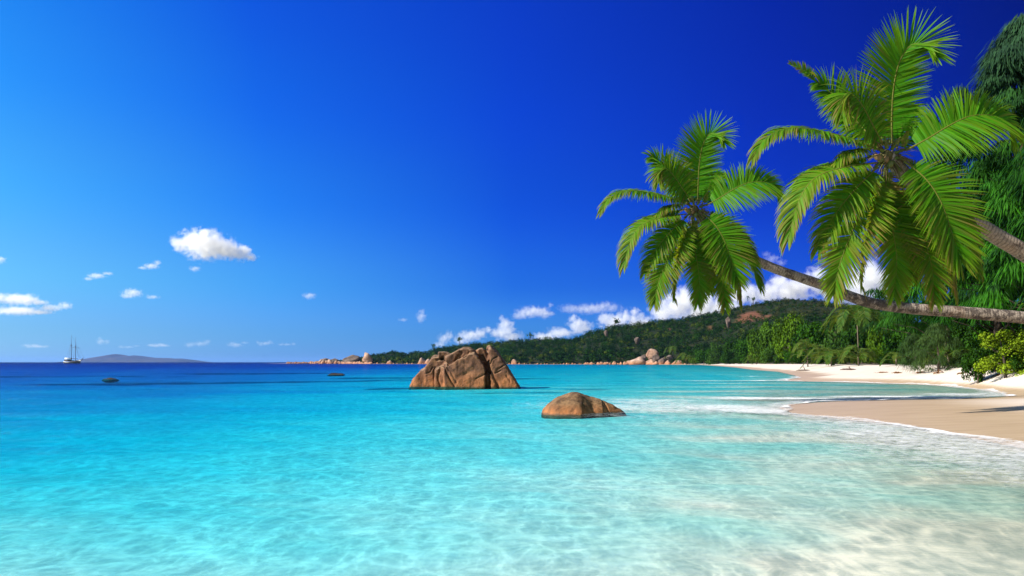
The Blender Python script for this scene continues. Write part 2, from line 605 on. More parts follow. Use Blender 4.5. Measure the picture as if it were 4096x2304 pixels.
ridge = math_(t, 'SUBTRACT', 1.0, math_(t, 'ABSOLUTE', math_(t, 'MULTIPLY_ADD', dn.outputs[0], 5.0, -2.5)), clamp=True)  # dark side of the ripples, painted into the same transparent colour
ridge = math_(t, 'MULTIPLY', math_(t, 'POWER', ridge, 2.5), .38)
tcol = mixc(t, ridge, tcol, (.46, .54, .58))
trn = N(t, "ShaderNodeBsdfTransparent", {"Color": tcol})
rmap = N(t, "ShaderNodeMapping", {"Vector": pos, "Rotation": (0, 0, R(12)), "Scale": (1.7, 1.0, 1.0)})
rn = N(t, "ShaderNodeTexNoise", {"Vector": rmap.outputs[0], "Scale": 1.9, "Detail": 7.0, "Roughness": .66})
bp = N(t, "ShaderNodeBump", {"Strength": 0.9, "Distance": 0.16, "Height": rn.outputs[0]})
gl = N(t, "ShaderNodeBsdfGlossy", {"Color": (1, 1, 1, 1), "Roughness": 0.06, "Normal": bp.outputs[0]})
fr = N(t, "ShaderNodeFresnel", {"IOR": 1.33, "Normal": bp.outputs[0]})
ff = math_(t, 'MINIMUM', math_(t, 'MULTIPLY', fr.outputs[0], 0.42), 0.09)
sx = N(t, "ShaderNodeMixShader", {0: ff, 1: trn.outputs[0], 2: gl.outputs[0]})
ab = N(t, "ShaderNodeVolumeAbsorption", {"Color": (0.0, 0.89, 0.972, 1), "Density": 0.80})
o = out_surf(t, sx.outputs[0])
t.links.new(ab.outputs[0], o.inputs[1])

V = np.column_stack([wx, wy, wz])
keep = ~(wland[wq].all(1) & (ws[wq].min(1) > 14))
wq2 = wq[keep]
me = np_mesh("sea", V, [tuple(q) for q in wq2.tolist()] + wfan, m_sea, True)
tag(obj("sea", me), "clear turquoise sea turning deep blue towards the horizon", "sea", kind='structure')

# ---------------------------------------------------------------- foam along the swash
fy, fx = np.meshgrid(np.arange(6, 112, .16), np.arange(0, 40, .16), indexing='ij')
shp = fy.shape
fxr, fyr = fx.ravel(), fy.ravel()
P = np.column_stack([fxr, fyr])
fs = seg_dist(P, SHORE)
fl = inside(P, LAND)
sd = np.where(fl, -fs, fs)
wig = wobble(fxr, fyr, 1.7) * .35 + wobble(fxr, fyr, 4.5) * .12
e = sd + wig
fo = .95 * sm(-.35, -.15, e) * (1 - sm(-.05, .40, e)) * (.75 + .25 * wobble(fxr, fyr, 2.3))                 # bright lip
wide = 1.0 + 3.2 * (1 - sm(22, 32, fyr)) * sm(9, 13, fyr) + 3.5 * np.exp(-((fxr - 22) / 9) ** 2 - ((fyr - 47) / 5) ** 2)
fo = np.maximum(fo, .52 * sm(-.3, 0, e) * (1 - sm(.4 * wide, 1.5 * wide, e)))
for cx, cy, a, b, w in ((7.0, 36, 7.5, 11, .50), (9.4, 35.5, 3.6, 5.5, .66), (10.0, 32.5, 2.6, 3.6, .72), (14, 43.5, 6, 2.6, .75), (25, 85.5, 7.5, 1.6, .75), (30, 90, 5, 1.4, .6),
                        (4.5, 37, 4.5, 5.5, .45), (22, 45.6, 7, 2.0, .75), (27, 49, 4, 2.2, .6), (34, 112, 6, 1.4, .7)):
    q = np.sqrt(((fxr - cx) / a) ** 2 + ((fyr - cy) / b) ** 2)
    fo = np.maximum(fo, w * (1 - sm(.15, 1.15, q + .22 * wobble(fxr, fyr, 1.4))) * sm(-.3, 0, e))
fo = fo * sm(-.38, -.2, e)
n0, n1_ = shp
ii, jj = np.meshgrid(np.arange(n0 - 1), np.arange(n1_ - 1), indexing='ij')
Q = np.stack([ii * n1_ + jj, ii * n1_ + jj + 1, (ii + 1) * n1_ + jj + 1, (ii + 1) * n1_ + jj], -1).reshape(-1, 4)
Q = Q[fo[Q].max(1) > .03]
fz = np.maximum(ground_z(fxr, fyr)[0], 0) + 0.035 + 0.05 * fo * np.clip(wobble(fxr, fyr, 6.0), 0, 1)
used, inv = np.unique(Q, return_inverse=True)
m_foam, t = mat_new("foam")
geo = N(t, "ShaderNodeNewGeometry")
mp = N(t, "ShaderNodeMapping", {"Vector": geo.outputs["Position"], "Scale": (1.0, 1.3, 1.0)})
na = N(t, "ShaderNodeTexNoise", {"Vector": mp.outputs[0], "Scale": 2.4, "Detail": 7.0, "Roughness": .68, "Distortion": .6})
vv = N(t, "ShaderNodeTexVoronoi", {"Vector": N(t, "ShaderNodeVectorMath", {0: mp.outputs[0], 1: na.outputs["Color"]}, operation='ADD').outputs[0], "Scale": 4.0}, feature='DISTANCE_TO_EDGE')
lace = math_(t, 'SUBTRACT', 1.0, math_(t, 'MULTIPLY', vv.outputs[0], 3.0), clamp=True)
dens = attr(t, "foam", "Fac")
v = math_(t, 'ADD', math_(t, 'MULTIPLY_ADD', na.outputs[0], 1.7, -1.25), math_(t, 'MULTIPLY_ADD', lace, .38, dens))
alpha = math_(t, 'MULTIPLY', math_(t, 'MULTIPLY', v, 1.4, clamp=True), math_(t, 'MULTIPLY_ADD', dens, .6, .4, clamp=True))
pf = N(t, "ShaderNodeBsdfDiffuse", {"Color": (.72, .72, .72, 1)})
tr = N(t, "ShaderNodeBsdfTransparent")
mx = N(t, "ShaderNodeMixShader", {0: alpha, 1: tr.outputs[0], 2: pf.outputs[0]})
out_surf(t, mx.outputs[0])
me = np_mesh("sea_foam", np.column_stack([fxr, fyr, fz])[used], inv.reshape(-1, 4), m_foam, True, None, {"foam": fo[used]})
tag(obj("sea_foam", me), "white lacy foam where small waves run up the wet sand", "foam", kind='stuff')


def gz1(x, y):
    return float(ground_z(np.array([x]), np.array([y]))[0][0])


# ---------------------------------------------------------------- foliage cards
def cards(C, Nn, L, W, rng, tintc):
    """leaf shaped diamonds: centres, normals, length, width"""
    n = len(C)
    u = rng.normal(size=(n, 3))
    u -= (u * Nn).sum(1)[:, None] * Nn
    u /= np.linalg.norm(u, axis=1)[:, None] + 1e-9
    w = np.cross(Nn, u)
    bend = Nn * (L * .18)[:, None]
    V = np.stack([C - u * (L / 2)[:, None] - bend * .5, C + w * (W / 2)[:, None] + bend * .5, C + u * (L / 2)[:, None] - bend * .5, C - w * (W / 2)[:, None] + bend * .5], 1).reshape(-1, 3)
    Fq = np.arange(4 * n).reshape(-1, 4)
    return V, Fq, np.repeat(tintc, 4, 0)


def unit(v):
    return v / (np.linalg.norm(v, axis=-1, keepdims=True) + 1e-9)


def lobes_cards(lobes, n, size, rng, dark, light, lobe_var=.35, leaf_var=.35, shell=.45):
    """lobes: array (k, 6) centre + radii"""
    k = len(lobes)
    area = (lobes[:, 3] * lobes[:, 4] + lobes[:, 4] * lobes[:, 5])
    idx = rng.choice(k, n, p=area / area.sum())
    d = unit(rng.normal(size=(n, 3)) + np.array([0, 0, .35]))
    rr = 1 - shell * rng.random(n) ** 1.6
    C = lobes[idx, :3] + d * lobes[idx, 3:] * rr[:, None]
    Nn = unit(d * .9 + np.array([0, 0, .55]) + rng.normal(size=(n, 3)) * .55)
    L = size * rng.uniform(.65, 1.4, n)
    lv = rng.random(k)
    f = np.clip(lv[idx] * lobe_var * 1.4 + rng.random(n) * leaf_var * 1.6 + .05, 0, 1)
    tc = dark + (light - dark) * f[:, None]
    return cards(C, Nn, L, L * rng.uniform(.5, .8, n), rng, tc)


G_DARK, G_LIGHT = np.array([.003, .014, .0015]), np.array([.045, .15, .005])


def round_crown(rng, w, h, n, size, dark=G_DARK, light=G_LIGHT, nl=16):
    """lumpy broadleaf crown about the origin base: radius w, from h*.15 to h"""
    L = []
    for i in range(nl):
        a = rng.uniform(0, 6.28)
        q = math.sqrt(rng.random()) * .8
        zz = rng.uniform(.18, .86)
        lim = math.sqrt(max(0, 1 - (max(zz - .35, 0) / .62) ** 2))
        r = rng.uniform(.22, .40)
        L.append((math.cos(a) * q * w * lim, math.sin(a) * q * w * lim, zz * h, r * w, r * w, r * w * .8))
    return lobes_cards(np.array(L), n, size, rng, dark, light)


# ---------------------------------------------------------------- hill
HILL = [  # px, skyline row, distance of its foot, distance of the ridge
    (300, 363.2, 1085, 1150), (318, 361, 1060, 1120), (340, 359.5, 1030, 1110), (360, 356.0, 1000, 1100), (372, 353.5, 985, 1090), (394, 350.0, 950, 1080), (407, 352, 930, 1070),
    (421, 350.5, 910, 1060), (428, 353.5, 900, 1050), (434, 348, 890, 1045), (460, 344.5, 860, 1040), (505, 340.5, 800, 1010), (530, 338, 770, 990), (575, 337.5, 735, 960),
    (587, 331.5, 725, 950), (615, 324, 705, 930), (642, 322, 690, 920), (676, 317.5, 672, 900), (704, 313, 640, 890), (732, 306, 610, 880),
    (753, 301.8, 560, 870), (792, 295.5, 480, 860), (818, 297.5, 430, 850), (844, 302, 380, 830), (870, 308, 330, 800), (920, 322, 270, 760), (1000, 330, 230, 700), (1100, 335, 220, 650)]
HA = np.array(HILL)
hp = np.linspace(298, 1100, 402)
h_sky = np.interp(hp, HA[:, 0], HA[:, 1])
h_foot = np.interp(hp, HA[:, 0], HA[:, 2])
h_ridge = np.interp(hp, HA[:, 0], HA[:, 3])
tt = np.concatenate([np.linspace(0, 1, 60), np.linspace(1.05, 2.2, 12)])
HP, TT = np.meshgrid(np.arange(len(hp)), tt, indexing='ij')
DD = h_foot[HP] + (h_ridge - h_foot)[HP] * TT
canopy = np.interp(hp, [298, 345, 372, 434, 600, 1100], [0.5, 1.2, 4.0, 4.5, 4.5, 4.0])
zr = EYE - (h_sky - HZ) / F * h_ridge - canopy
prof = np.where(TT <= 1, np.minimum(TT, 1) ** .85, np.maximum(1 - .75 * (TT - 1), 0))
HZZ = 0.6 + (np.maximum(zr, .5)[HP] - .6) * prof
HX = (hp[HP] - 512) / F * DD
HZZ = HZZ + 0.05 * np.maximum(HZZ, 0) * wobble(HX, DD, .12) * np.sin(np.clip(TT, 0, 1) * math.pi)


def hill_pt(u, v):
    """u in px columns, v 0..1 foot to ridge"""
    i = np.clip(np.interp(u, hp, np.arange(len(hp))), 0, len(hp) - 1.001)
    j = np.clip(np.interp(v, tt, np.arange(len(tt))), 0, len(tt) - 1.001)
    i0, j0 = i.astype(int), j.astype(int)
    a, b = i - i0, j - j0
    def L(A):
        return A[i0, j0] * (1 - a) * (1 - b) + A[i0 + 1, j0] * a * (1 - b) + A[i0, j0 + 1] * (1 - a) * b + A[i0 + 1, j0 + 1] * a * b
    return np.column_stack([L(HX), L(DD), L(HZZ)])


m_hill, t = mat_new("hill_soil")
geo = N(t, "ShaderNodeNewGeometry")
nz = N(t, "ShaderNodeTexNoise", {"Vector": geo.outputs["Position"], "Scale": .08, "Detail": 6.0})
c = ramp_node(t, nz.outputs[0], [(.35, (.008, .014, .004)), (.6, (.015, .022, .006)), (.75, (.05, .035, .017))])
nz2 = N(t, "ShaderNodeTexNoise", {"Vector": geo.outputs["Position"], "Scale": .25, "Detail": 6.0})
c2 = ramp_node(t, nz2.outputs[0], [(.3, (.07, .027, .015)), (.7, (.17, .075, .04))])
c = mixc(t, attr(t, "bare", "Fac"), c, c2)
out_surf(t, N(t, "ShaderNodeBsdfPrincipled", {"Base Color": c, "Roughness": .95, "Specular IOR Level": .1}).outputs[0])
BARE = [(750, .70, 14, .16, 1.0), (727, .55, 5, .05, .7), (765, .60, 8, .07, .8), (710, .6, 4, .05, .6), (668, .75, 4, .05, .5)]


def bare_at(u, v):
    b = np.zeros(np.shape(u))
    for cu, cv, a, c_, w in BARE:
        b = np.maximum(b, w * (1 - sm(.5, 1.2, np.sqrt(((u - cu) / a) ** 2 + ((v - cv) / c_) ** 2))))
    return b


bare = bare_at(hp[HP], TT)
n0, n1_ = HX.shape
ii, jj = np.meshgrid(np.arange(n0 - 1), np.arange(n1_ - 1), indexing='ij')
Q = np.stack([ii * n1_ + jj, (ii + 1) * n1_ + jj, (ii + 1) * n1_ + jj + 1, ii * n1_ + jj + 1], -1).reshape(-1, 4)
me = np_mesh("hill", np.column_stack([HX.ravel(), DD.ravel(), HZZ.ravel()]), Q, m_hill, True, None, {"bare": bare.ravel()})
tag(obj("hill", me), "long low hill with red soil patches behind the bay", "hill", kind='structure')

# forest on the hill: one mass of crowns
rng = np.random.default_rng(3)
VV, FF, TTn = [], [], []
off = 0
n_cr = 4600
us = rng.uniform(316, 960, n_cr)
vs = rng.random(n_cr) ** 1.0
us2 = rng.uniform(362, 900, 900)
us = np.concatenate([us, us2])
vs = np.concatenate([vs, rng.uniform(.93, 1.06, 900)])       # the ridge line
bb = bare_at(us, vs)
hd = np.interp(us, hp, h_foot)
ok = (rng.random(len(us)) > bb * .80)
ok &= ~((us < 362) & (rng.random(len(us)) < .55)) & ~((us < 345) & (vs < .5))
us, vs, bb = us[ok], vs[ok], bb[ok]
PC = hill_pt(us, vs)
for i in range(len(us)):
    head = sm(345, 440, us[i])
    dry_ = sm(690, 760, us[i]) * sm(.35, .7, vs[i])
    r = (1.5 + 3.6 * rng.random() ** 1.8) * (.55 + .45 * head) * (1 - .40 * dry_)
    if us[i] < 362: r *= .55
    lo = rng.uniform(.75, 1.15)
    nl = 4
    lb = np.column_stack([rng.normal(0, .45 * r, (nl, 2)), rng.uniform(.2, 1.0, nl) * r * lo, np.full((nl, 3), r * .62) * rng.uniform(.6, 1.1, (nl, 1))])
    lb[:, :3] += PC[i]
    kind = np.clip(rng.random() * .75 + .25 * (wobble(PC[i, 0], PC[i, 1], .045) * .5 + .5), 0, 1)
    r *= 1.0 + .5 * (vs[i] < .22)
    if kind < .20:
        dk, lt = np.array([.05, .075, .006]), np.array([.11, .16, .010])
    elif kind < .5:
        dk, lt = np.array([.002, .009, .001]), np.array([.011, .040, .003])
    else:
        dk, lt = np.array([.002, .010, .001]), np.array([.024, .080, .004])
    if dry_ > .5 and rng.random() < .4:
        dk, lt = np.array([.012, .02, .005]), np.array([.07, .08, .02])
    v_, f_, t_ = lobes_cards(lb, int(34 + 14 * r), .55 + .10 * r, rng, dk, lt, .5, .4, .5)
    VV.append(v_); FF.append(f_ + off); TTn.append(t_); off += len(v_)
me = np_mesh("forest", np.vstack(VV), np.vstack(FF), LEAF, False, np.vstack(TTn))
tag(obj("forest", me), "dense green forest covering the hill behind the bay", "forest", kind='stuff')

# trees that stand out on the ridge
def spindly(px, top, d, hpx, wpx, seed, label, palmy=False):
    rg = np.random.default_rng(seed)
    top_p = at(px, top, d)
    base = at(px, top + hpx * 1.25, d)
    h = top_p.z - base.z
    root = empty("ridge_tree", base, label, "tree", "trees standing out on the ridge")
    mb = MB()
    mb.tube([(0, 0, 0), (.1 * h * .2, 0, h * .5), (0, 0, h * .9)], [.04 * h, .03 * h, .015 * h], 6, (.10, .075, .05))
    for k in range(5):
        a = rg.uniform(0, 6.28)
        z0 = h * rg.uniform(.45, .75)
        mb.tube([(0, 0, z0), (math.cos(a) * h * .12, math.sin(a) * h * .12, z0 + h * .12), (math.cos(a) * h * .2, math.sin(a) * h * .2, z0 + h * .22)], [.015 * h, .01 * h, .005 * h], 5, (.10, .075, .05))
    mb.build("trunk", BARK, root, True)
    w = wpx / F * d / 2
    nl = 7
    lb = np.column_stack([rg.normal(0, .5 * w, (nl, 2)), rg.uniform(.62, .92, nl) * h, np.full((nl, 3), w * .42)])
    v_, f_, t_ = lobes_cards(lb, 150 if palmy else 70, w * .30, rg, G_DARK, np.array([.06, .14, .015]), .4, .4, .9)
    obj("crown", np_mesh("crown", v_, f_, LEAF, False, t_), root)


spindly(459.5, 337.5, 1040, 6.5, 7, 1, "small round-headed tree standing alone on the ridge above the big boulder", True)
spindly(615, 318.5, 930, 8, 12, 2, "sparse airy tree on the ridge left of the leaning palm's fronds")
spindly(530, 333.0, 990, 8, 10, 3, "thin open tree on the low saddle of the ridge")
spindly(753, 296.5, 860, 8, 9, 4, "leafy tree poking above the ridge right of the hanging fronds")
spindly(434, 344.0, 1040, 8, 8, 5, "dark tree at the left shoulder of the ridge above the boulder's left side")

# ---------------------------------------------------------------- island on the horizon
m_isl, t = mat_new("island_slope")
geo = N(t, "ShaderNodeNewGeometry")
nz = N(t, "ShaderNodeTexNoise", {"Vector": geo.outputs["Position"], "Scale": .0045, "Detail": 7.0})
out_surf(t, N(t, "ShaderNodeBsdfPrincipled", {"Base Color": ramp_node(t, nz.outputs[0], [(.35, (.035, .03, .03)), (.6, (.06, .045, .045)), (.75, (.10, .07, .065))]), "Roughness": .95, "Specular IOR Level": .05}).outputs[0])
ISL = [(84, 362.2), (88, 360.5), (94, 358.6), (100, 357.0), (106, 355.8), (111, 354.8), (115, 354.1), (119, 354.4), (124, 355.6), (129, 355.9), (133.5, 355.0), (138, 355.3), (144, 356.2), (151, 357.2), (158, 357.4), (166, 357.6),
       (174, 358.4), (179, 358.2), (184, 358.9), (188, 359.4), (192, 361), (195, 362.2)]
IA = np.array(ISL)
ip = np.linspace(84, 195, 160)
di = 17000.0
jt = np.linspace(-1, 1, 25)
IP, JT = np.meshgrid(ip, jt, indexing='ij')
hgt = (HZ - np.interp(IP, IA[:, 0], IA[:, 1])) / F * di
IX = (IP - 512) / F * di
IY = di + JT * 1200
IZ = hgt * (1 - np.abs(JT) ** 1.5) * (1 + .10 * wobble(IX, IY, .004)) + .8
IZ = np.where(np.abs(JT) > .99, -3, IZ)
n0, n1_ = IX.shape
ii, jj = np.meshgrid(np.arange(n0 - 1), np.arange(n1_ - 1), indexing='ij')
Q = np.stack([ii * n1_ + jj, (ii + 1) * n1_ + jj, (ii + 1) * n1_ + jj + 1, ii * n1_ + jj + 1], -1).reshape(-1, 4)
tag(obj("island", np_mesh("island", np.column_stack([IX.ravel(), IY.ravel(), IZ.ravel()]), Q, m_isl, True)), "low mauve island far off on the horizon", "island", kind='structure')


# ---------------------------------------------------------------- granite
def granite(name, base, warm, pale, scale=1.0, foot=0.5, rusty=1.0):
    m, t = mat_new(name)
    tcn = N(t, "ShaderNodeTexCoord")
    P_ = tcn.outputs["Object"]
    geo = N(t, "ShaderNodeNewGeometry")
    n1 = N(t, "ShaderNodeTexNoise", {"Vector": P_, "Scale": .9 * scale, "Detail": 8.0, "Roughness": .62})
    n2 = N(t, "ShaderNodeTexNoise", {"Vector": P_, "Scale": 9.0 * scale, "Detail": 6.0, "Roughness": .7})
    n4 = N(t, "ShaderNodeTexNoise", {"Vector": P_, "Scale": 30.0 * scale, "Detail": 4.0, "Roughness": .7})
    smap = N(t, "ShaderNodeMapping", {"Vector": P_, "Scale": (2.2, 2.2, .35)})
    n3 = N(t, "ShaderNodeTexNoise", {"Vector": smap.outputs[0], "Scale": 1.1 * scale, "Detail": 6.0, "Roughness": .65})
    dk = tuple(x * .55 for x in base)
    c = ramp_node(t, n1.outputs[0], [(.30, dk), (.48, base), (.70, warm)])
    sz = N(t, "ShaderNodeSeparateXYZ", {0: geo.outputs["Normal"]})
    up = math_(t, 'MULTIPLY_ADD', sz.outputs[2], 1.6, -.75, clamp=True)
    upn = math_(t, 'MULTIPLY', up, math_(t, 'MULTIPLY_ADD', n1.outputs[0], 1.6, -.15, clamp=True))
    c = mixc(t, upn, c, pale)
    st = ramp_node(t, n3.outputs[0], [(.40, (.30, .26, .24)), (.55, (1, 1, 1))])
    c = mixc(t, .8, c, st, 'MULTIPLY')
    sp = ramp_node(t, n2.outputs[0], [(.34, (.52, .49, .47)), (.60, (1.12, 1.12, 1.12))])
    c = mixc(t, .7, c, sp, 'MULTIPLY')
    sp2 = ramp_node(t, n4.outputs[0], [(.38, (.60, .58, .58)), (.60, (1.15, 1.15, 1.15))])
    c = mixc(t, .7, c, sp2, 'MULTIPLY')
    # the tide line: darker wet weed just over the water, rusty above it
    pz = N(t, "ShaderNodeSeparateXYZ", {0: geo.outputs["Position"]})
    tide = math_(t, 'SUBTRACT', 1.0, math_(t, 'DIVIDE', math_(t, 'ADD', pz.outputs[2], math_(t, 'MULTIPLY_ADD', n1.outputs[0], -.25, .12)), foot * .35), clamp=True)
    rust = math_(t, 'SUBTRACT', 1.0, math_(t, 'DIVIDE', pz.outputs[2], foot * 2.6), clamp=True)
    rust = math_(t, 'MULTIPLY', rust, math_(t, 'MULTIPLY_ADD', n3.outputs[0], 2.2 * rusty, -.6 * rusty, clamp=True))
    c = mixc(t, rust, c, (.42, .15, .045))
    c = mixc(t, math_(t, 'MULTIPLY', tide, .75), c, (.075, .05, .028))
    c = mixc(t, 1.0, c, (.98, .93, .88), 'MULTIPLY')
    b1 = N(t, "ShaderNodeBump", {"Strength": .5, "Distance": .08 / scale, "Height": n2.outputs[0]})
    b2 = N(t, "ShaderNodeBump", {"Strength": .45, "Distance": .02 / scale, "Height": n4.outputs[0], "Normal": b1.outputs[0]})
    p = N(t, "ShaderNodeBsdfPrincipled", {"Base Color": c, "Roughness": .82, "Specular IOR Level": .25, "Normal": b2.outputs[0]})
    out_surf(t, p.outputs[0])
    return m


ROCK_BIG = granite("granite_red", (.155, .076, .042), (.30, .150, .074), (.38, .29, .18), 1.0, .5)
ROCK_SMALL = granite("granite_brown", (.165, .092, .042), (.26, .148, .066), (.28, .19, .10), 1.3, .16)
ROCK_FAR = granite("granite_far", (.36, .22, .15), (.50, .34, .25), (.52, .42, .35), .25, 1.2)
ROCK_DARK = granite("granite_dark", (.016, .014, .012), (.03, .025, .02), (.035, .03, .024), 1.0, .3, 0.0)


def remeshed(hulls, voxel, smooth_it, name):
    """union of convex hulls of point clouds -> one voxel skin, returned as arrays"""
    bm = bmesh.new()
    for pts in hulls:
        vs_ = [bm.verts.new(p) for p in pts]
        r = bmesh.ops.convex_hull(bm, input=vs_)
        junk = [g for g in r["geom_interior"] + r["geom_unused"] if isinstance(g, bmesh.types.BMVert) and g.is_valid]
        if junk: bmesh.ops.delete(bm, geom=list(set(junk)), context='VERTS')
    me_ = bpy.data.meshes.new("tmp")
    bm.to_mesh(me_)
    bm.free()
    ob = bpy.data.objects.new("tmp", me_)
    COL.objects.link(ob)
    md = ob.modifiers.new("r", 'REMESH')
    md.mode = 'VOXEL'
    md.voxel_size = voxel
    ms = ob.modifiers.new("s", 'SMOOTH')
    ms.iterations = smooth_it
    ms.factor = .5
    dg = bpy.context.evaluated_depsgraph_get()
    ev = ob.evaluated_get(dg)
    m2 = ev.to_mesh()
    V_ = np.empty(len(m2.vertices) * 3, dtype=np.float32)
    m2.vertices.foreach_get("co", V_)
    N_ = np.empty(len(m2.vertices) * 3, dtype=np.float32)
    m2.vertices.foreach_get("normal", N_)
    Fc = [tuple(p.vertices) for p in m2.polygons]
    ev.to_mesh_clear()
    bpy.data.objects.remove(ob)
    bpy.data.meshes.remove(me_)
    return V_.reshape(-1, 3), N_.reshape(-1, 3), Fc


def roughen(V_, N_, amp, freq, seed=0.0, octv=5):
    d = np.array([noise.fractal(Vector(v) * freq + Vector((seed, seed * 1.7, -seed)), 1.0, 2.1, octv) for v in V_.tolist()])
    return V_ + N_ * (d * amp)[:, None]


def carve(V_, N_, lines):
    """grooves drawn on the front (x, z) of the rock: points, half width, depth"""
    P_ = V_[:, [0, 2]].astype(float)
    front = sm(.25, -.15, N_[:, 1]) if False else (1 - sm(-.1, .35, N_[:, 1]))
    jit = np.array([(noise.noise(Vector(v) * 1.6), noise.noise(Vector(v) * 1.6 + Vector((9, 4, 2)))) for v in V_.tolist()]) * .10
    for pts, w, dep in lines:
        d = seg_dist(P_ + jit, np.array(pts, dtype=float))
        g = np.exp(-(d / w) ** 2) * dep * front
        V_ = V_ - N_ * g[:, None].astype(np.float32)
    return V_


# big boulder -------------------------------------------------------------
BD = 64.5
bc = at(512 + 0, HZ + F * EYE / BD, BD)
KB = .00395 * BD / 63.0


def bp_(x, y):
    return ((x - 1340) * KB, (990 - y) * KB)


def slab(pts, y0, y1, taper=.8, back=.7, lean=0.0):
    """outline in the picture of the rock, with rounded front and back"""
    xs = [bp_(*p) for p in pts]
    cx_ = sum(p[0] for p in xs) / len(xs)
    cz_ = sum(p[1] for p in xs) / len(xs)
    out = []
    ym = (y0 + y1) / 2
    for x, z in xs:
        out.append((x, ym * .6 + y0 * .4 + lean * z, z))
        out.append((x, ym * .4 + y1 * .6 + lean * z, z))
        out.append((cx_ + (x - cx_) * taper, y0 + lean * z, cz_ + (z - cz_) * taper))
        out.append((cx_ + (x - cx_) * back, y1 + lean * z, cz_ + (z - cz_) * back))
    return out


W_ = 1200   # rows under the water
hulls = [
    slab([(900, W_), (850, 600), (1000, 540), (1180, 440), (1380, 300), (1520, 285), (1670, 400), (1755, 560), (1785, 700), (1770, W_)], -1.5, 3.9, .86, .7, .18),
    slab([(860, 420), (980, 350), (1100, 310), (1200, 222), (1290, 197), (1400, 202), (1500, 245), (1530, 310), (1500, 700), (900, 700)], -.55, 1.7, .8, .75, .05),
    slab([(465, 610), (535, 500), (625, 365), (668, 346), (800, 355), (905, 425), (920, 600), (900, W_), (470, W_)], .6, 4.6, .82, .7, .12),
    slab([(90, W_), (200, 885), (285, 765), (385, 650), (500, 588), (640, 565), (690, 600), (720, 740), (740, W_)], .6, 4.6, .8, .8, .25),
    slab([(715, W_), (700, 640), (820, 560), (900, 545), (960, 640), (1180, W_)], -.9, 2.4, .8, .8, .22),
    slab([(768, 292), (800, 280), (850, 280), (930, 300), (1010, 318), (1010, 400), (780, 400), (764, 330)], .4, 1.6, .8, .8),
    slab([(1745, 215), (1765, 180), (1800, 150), (1832, 160), (1935, 240), (2000, 345), (2090, 455), (2160, 590), (2235, 730), (2325, 850), (2420, 985), (2540, W_), (1830, W_), (1835, 640), (1785, 450)], -1.25, 1.9, .82, .7, .15),
    slab([(1525, 268), (1590, 215), (1660, 199), (1715, 235), (1765, 310), (1780, 480), (1600, 480)], .0, 1.6, .75, .8),
    slab([(1650, W_), (1640, 420), (1840, 380), (1900, 700), (1900, W_)], -.45, 1.4, .9, .9, .12),
]
Vb, Nb, Fb = remeshed(hulls, .05, 5, "boulder")
lines = [
    ([bp_(1655, 380), bp_(1730, 470), bp_(1790, 560), bp_(1815, 650), bp_(1800, 700)], .13, .33),
    ([bp_(915, 580), bp_(1000, 740), bp_(1130, 965)], .06, .18),
    ([bp_(985, 560), bp_(1100, 760), bp_(1180, 900)], .07, .08),
    ([bp_(660, 590), bp_(615, 690), bp_(500, 735)], .05, .12),
    ([bp_(705, 600), bp_(690, 800), bp_(700, 960)], .07, .12),
    ([bp_(835, 600), bp_(800, 720), bp_(805, 860), bp_(850, 965)], .08, .15),
    ([bp_(1860, 690), bp_(1910, 800), bp_(1960, 900), bp_(2000, 995)], .12, .22),
    ([bp_(1745, 720), bp_(1640, 770), bp_(1560, 815)], .05, .14),
    ([bp_(1190, 430), bp_(1330, 380), bp_(1420, 300)], .05, .10),
    ([bp_(870, 400), bp_(900, 500), bp_(1010, 545), bp_(1130, 460), bp_(1190, 380)], .08, .22),
    ([bp_(760, 440), bp_(850, 450), bp_(900, 500)], .10, .16),
    ([bp_(1990, 380), bp_(1880, 450), bp_(1850, 540)], .05, .12),
    ([bp_(1960, 640), bp_(2040, 600), bp_(2120, 560)], .06, .14),
    ([bp_(1940, 700), bp_(2030, 665)], .07, .20),
    ([bp_(1760, 260), bp_(1770, 380), bp_(1790, 470)], .09, .26),
    ([bp_(1240, 260), bp_(1270, 320), bp_(1230, 390)], .10, .12),
    ([bp_(1500, 640), bp_(1300, 760), bp_(1180, 780)], .18, .05),
    ([bp_(2150, 760), bp_(2220, 880)], .06, .08),
]
Vb = carve(Vb, Nb, lines)
Vb = roughen(Vb, Nb, .075, .8, 3.0)
Vb = roughen(Vb, Nb, .045, 2.6, 9.0, 5)
bx = (465.5 - 512) / F * BD
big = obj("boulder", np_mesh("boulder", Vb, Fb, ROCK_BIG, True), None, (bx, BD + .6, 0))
tag(big, "huge cracked red-brown granite boulder with jagged top standing in the turquoise bay", "boulder")

# smooth low rock ------------------------------------------------------------
SDs = 31.0
KS = SDs / F / 8.588


def sp_(x, y):
    return ((x - 1800) * KS, (850 - y) * KS)


def ridge_pts():
    prof_ = [(1430, 870, .9, .7), (1445, 815, .55, .7), (1500, 768, .8, .9), (1560, 716, .95, 1.0), (1620, 690, 1.0, 1.05), (1700, 673, 1.0, 1.1), (1760, 676, 1.05, 1.1), (1830, 703, .95, 1.0),
             (1900, 719, .8, .95), (1960, 731, .7, .9), (2060, 770, .55, .8), (2130, 815, .4, .65), (2175, 860, .25, .4)]
    out = []
    for x, y, f, b in prof_:
        X, Z = sp_(x, y)
        out.append((X, 0.12, Z))
        for q, zz in ((-.45, .90), (-.80, .66), (-1.0, .42), (-1.15, 0)):
            out.append((X * .99, q * f * .95, -.5 + (Z + .5) * zz))
        for q, zz in ((.5, .85), (.9, .5), (1.1, 0)):
            out.append((X * .98, .12 + q * b, -.5 + (Z + .5) * zz))
    return out


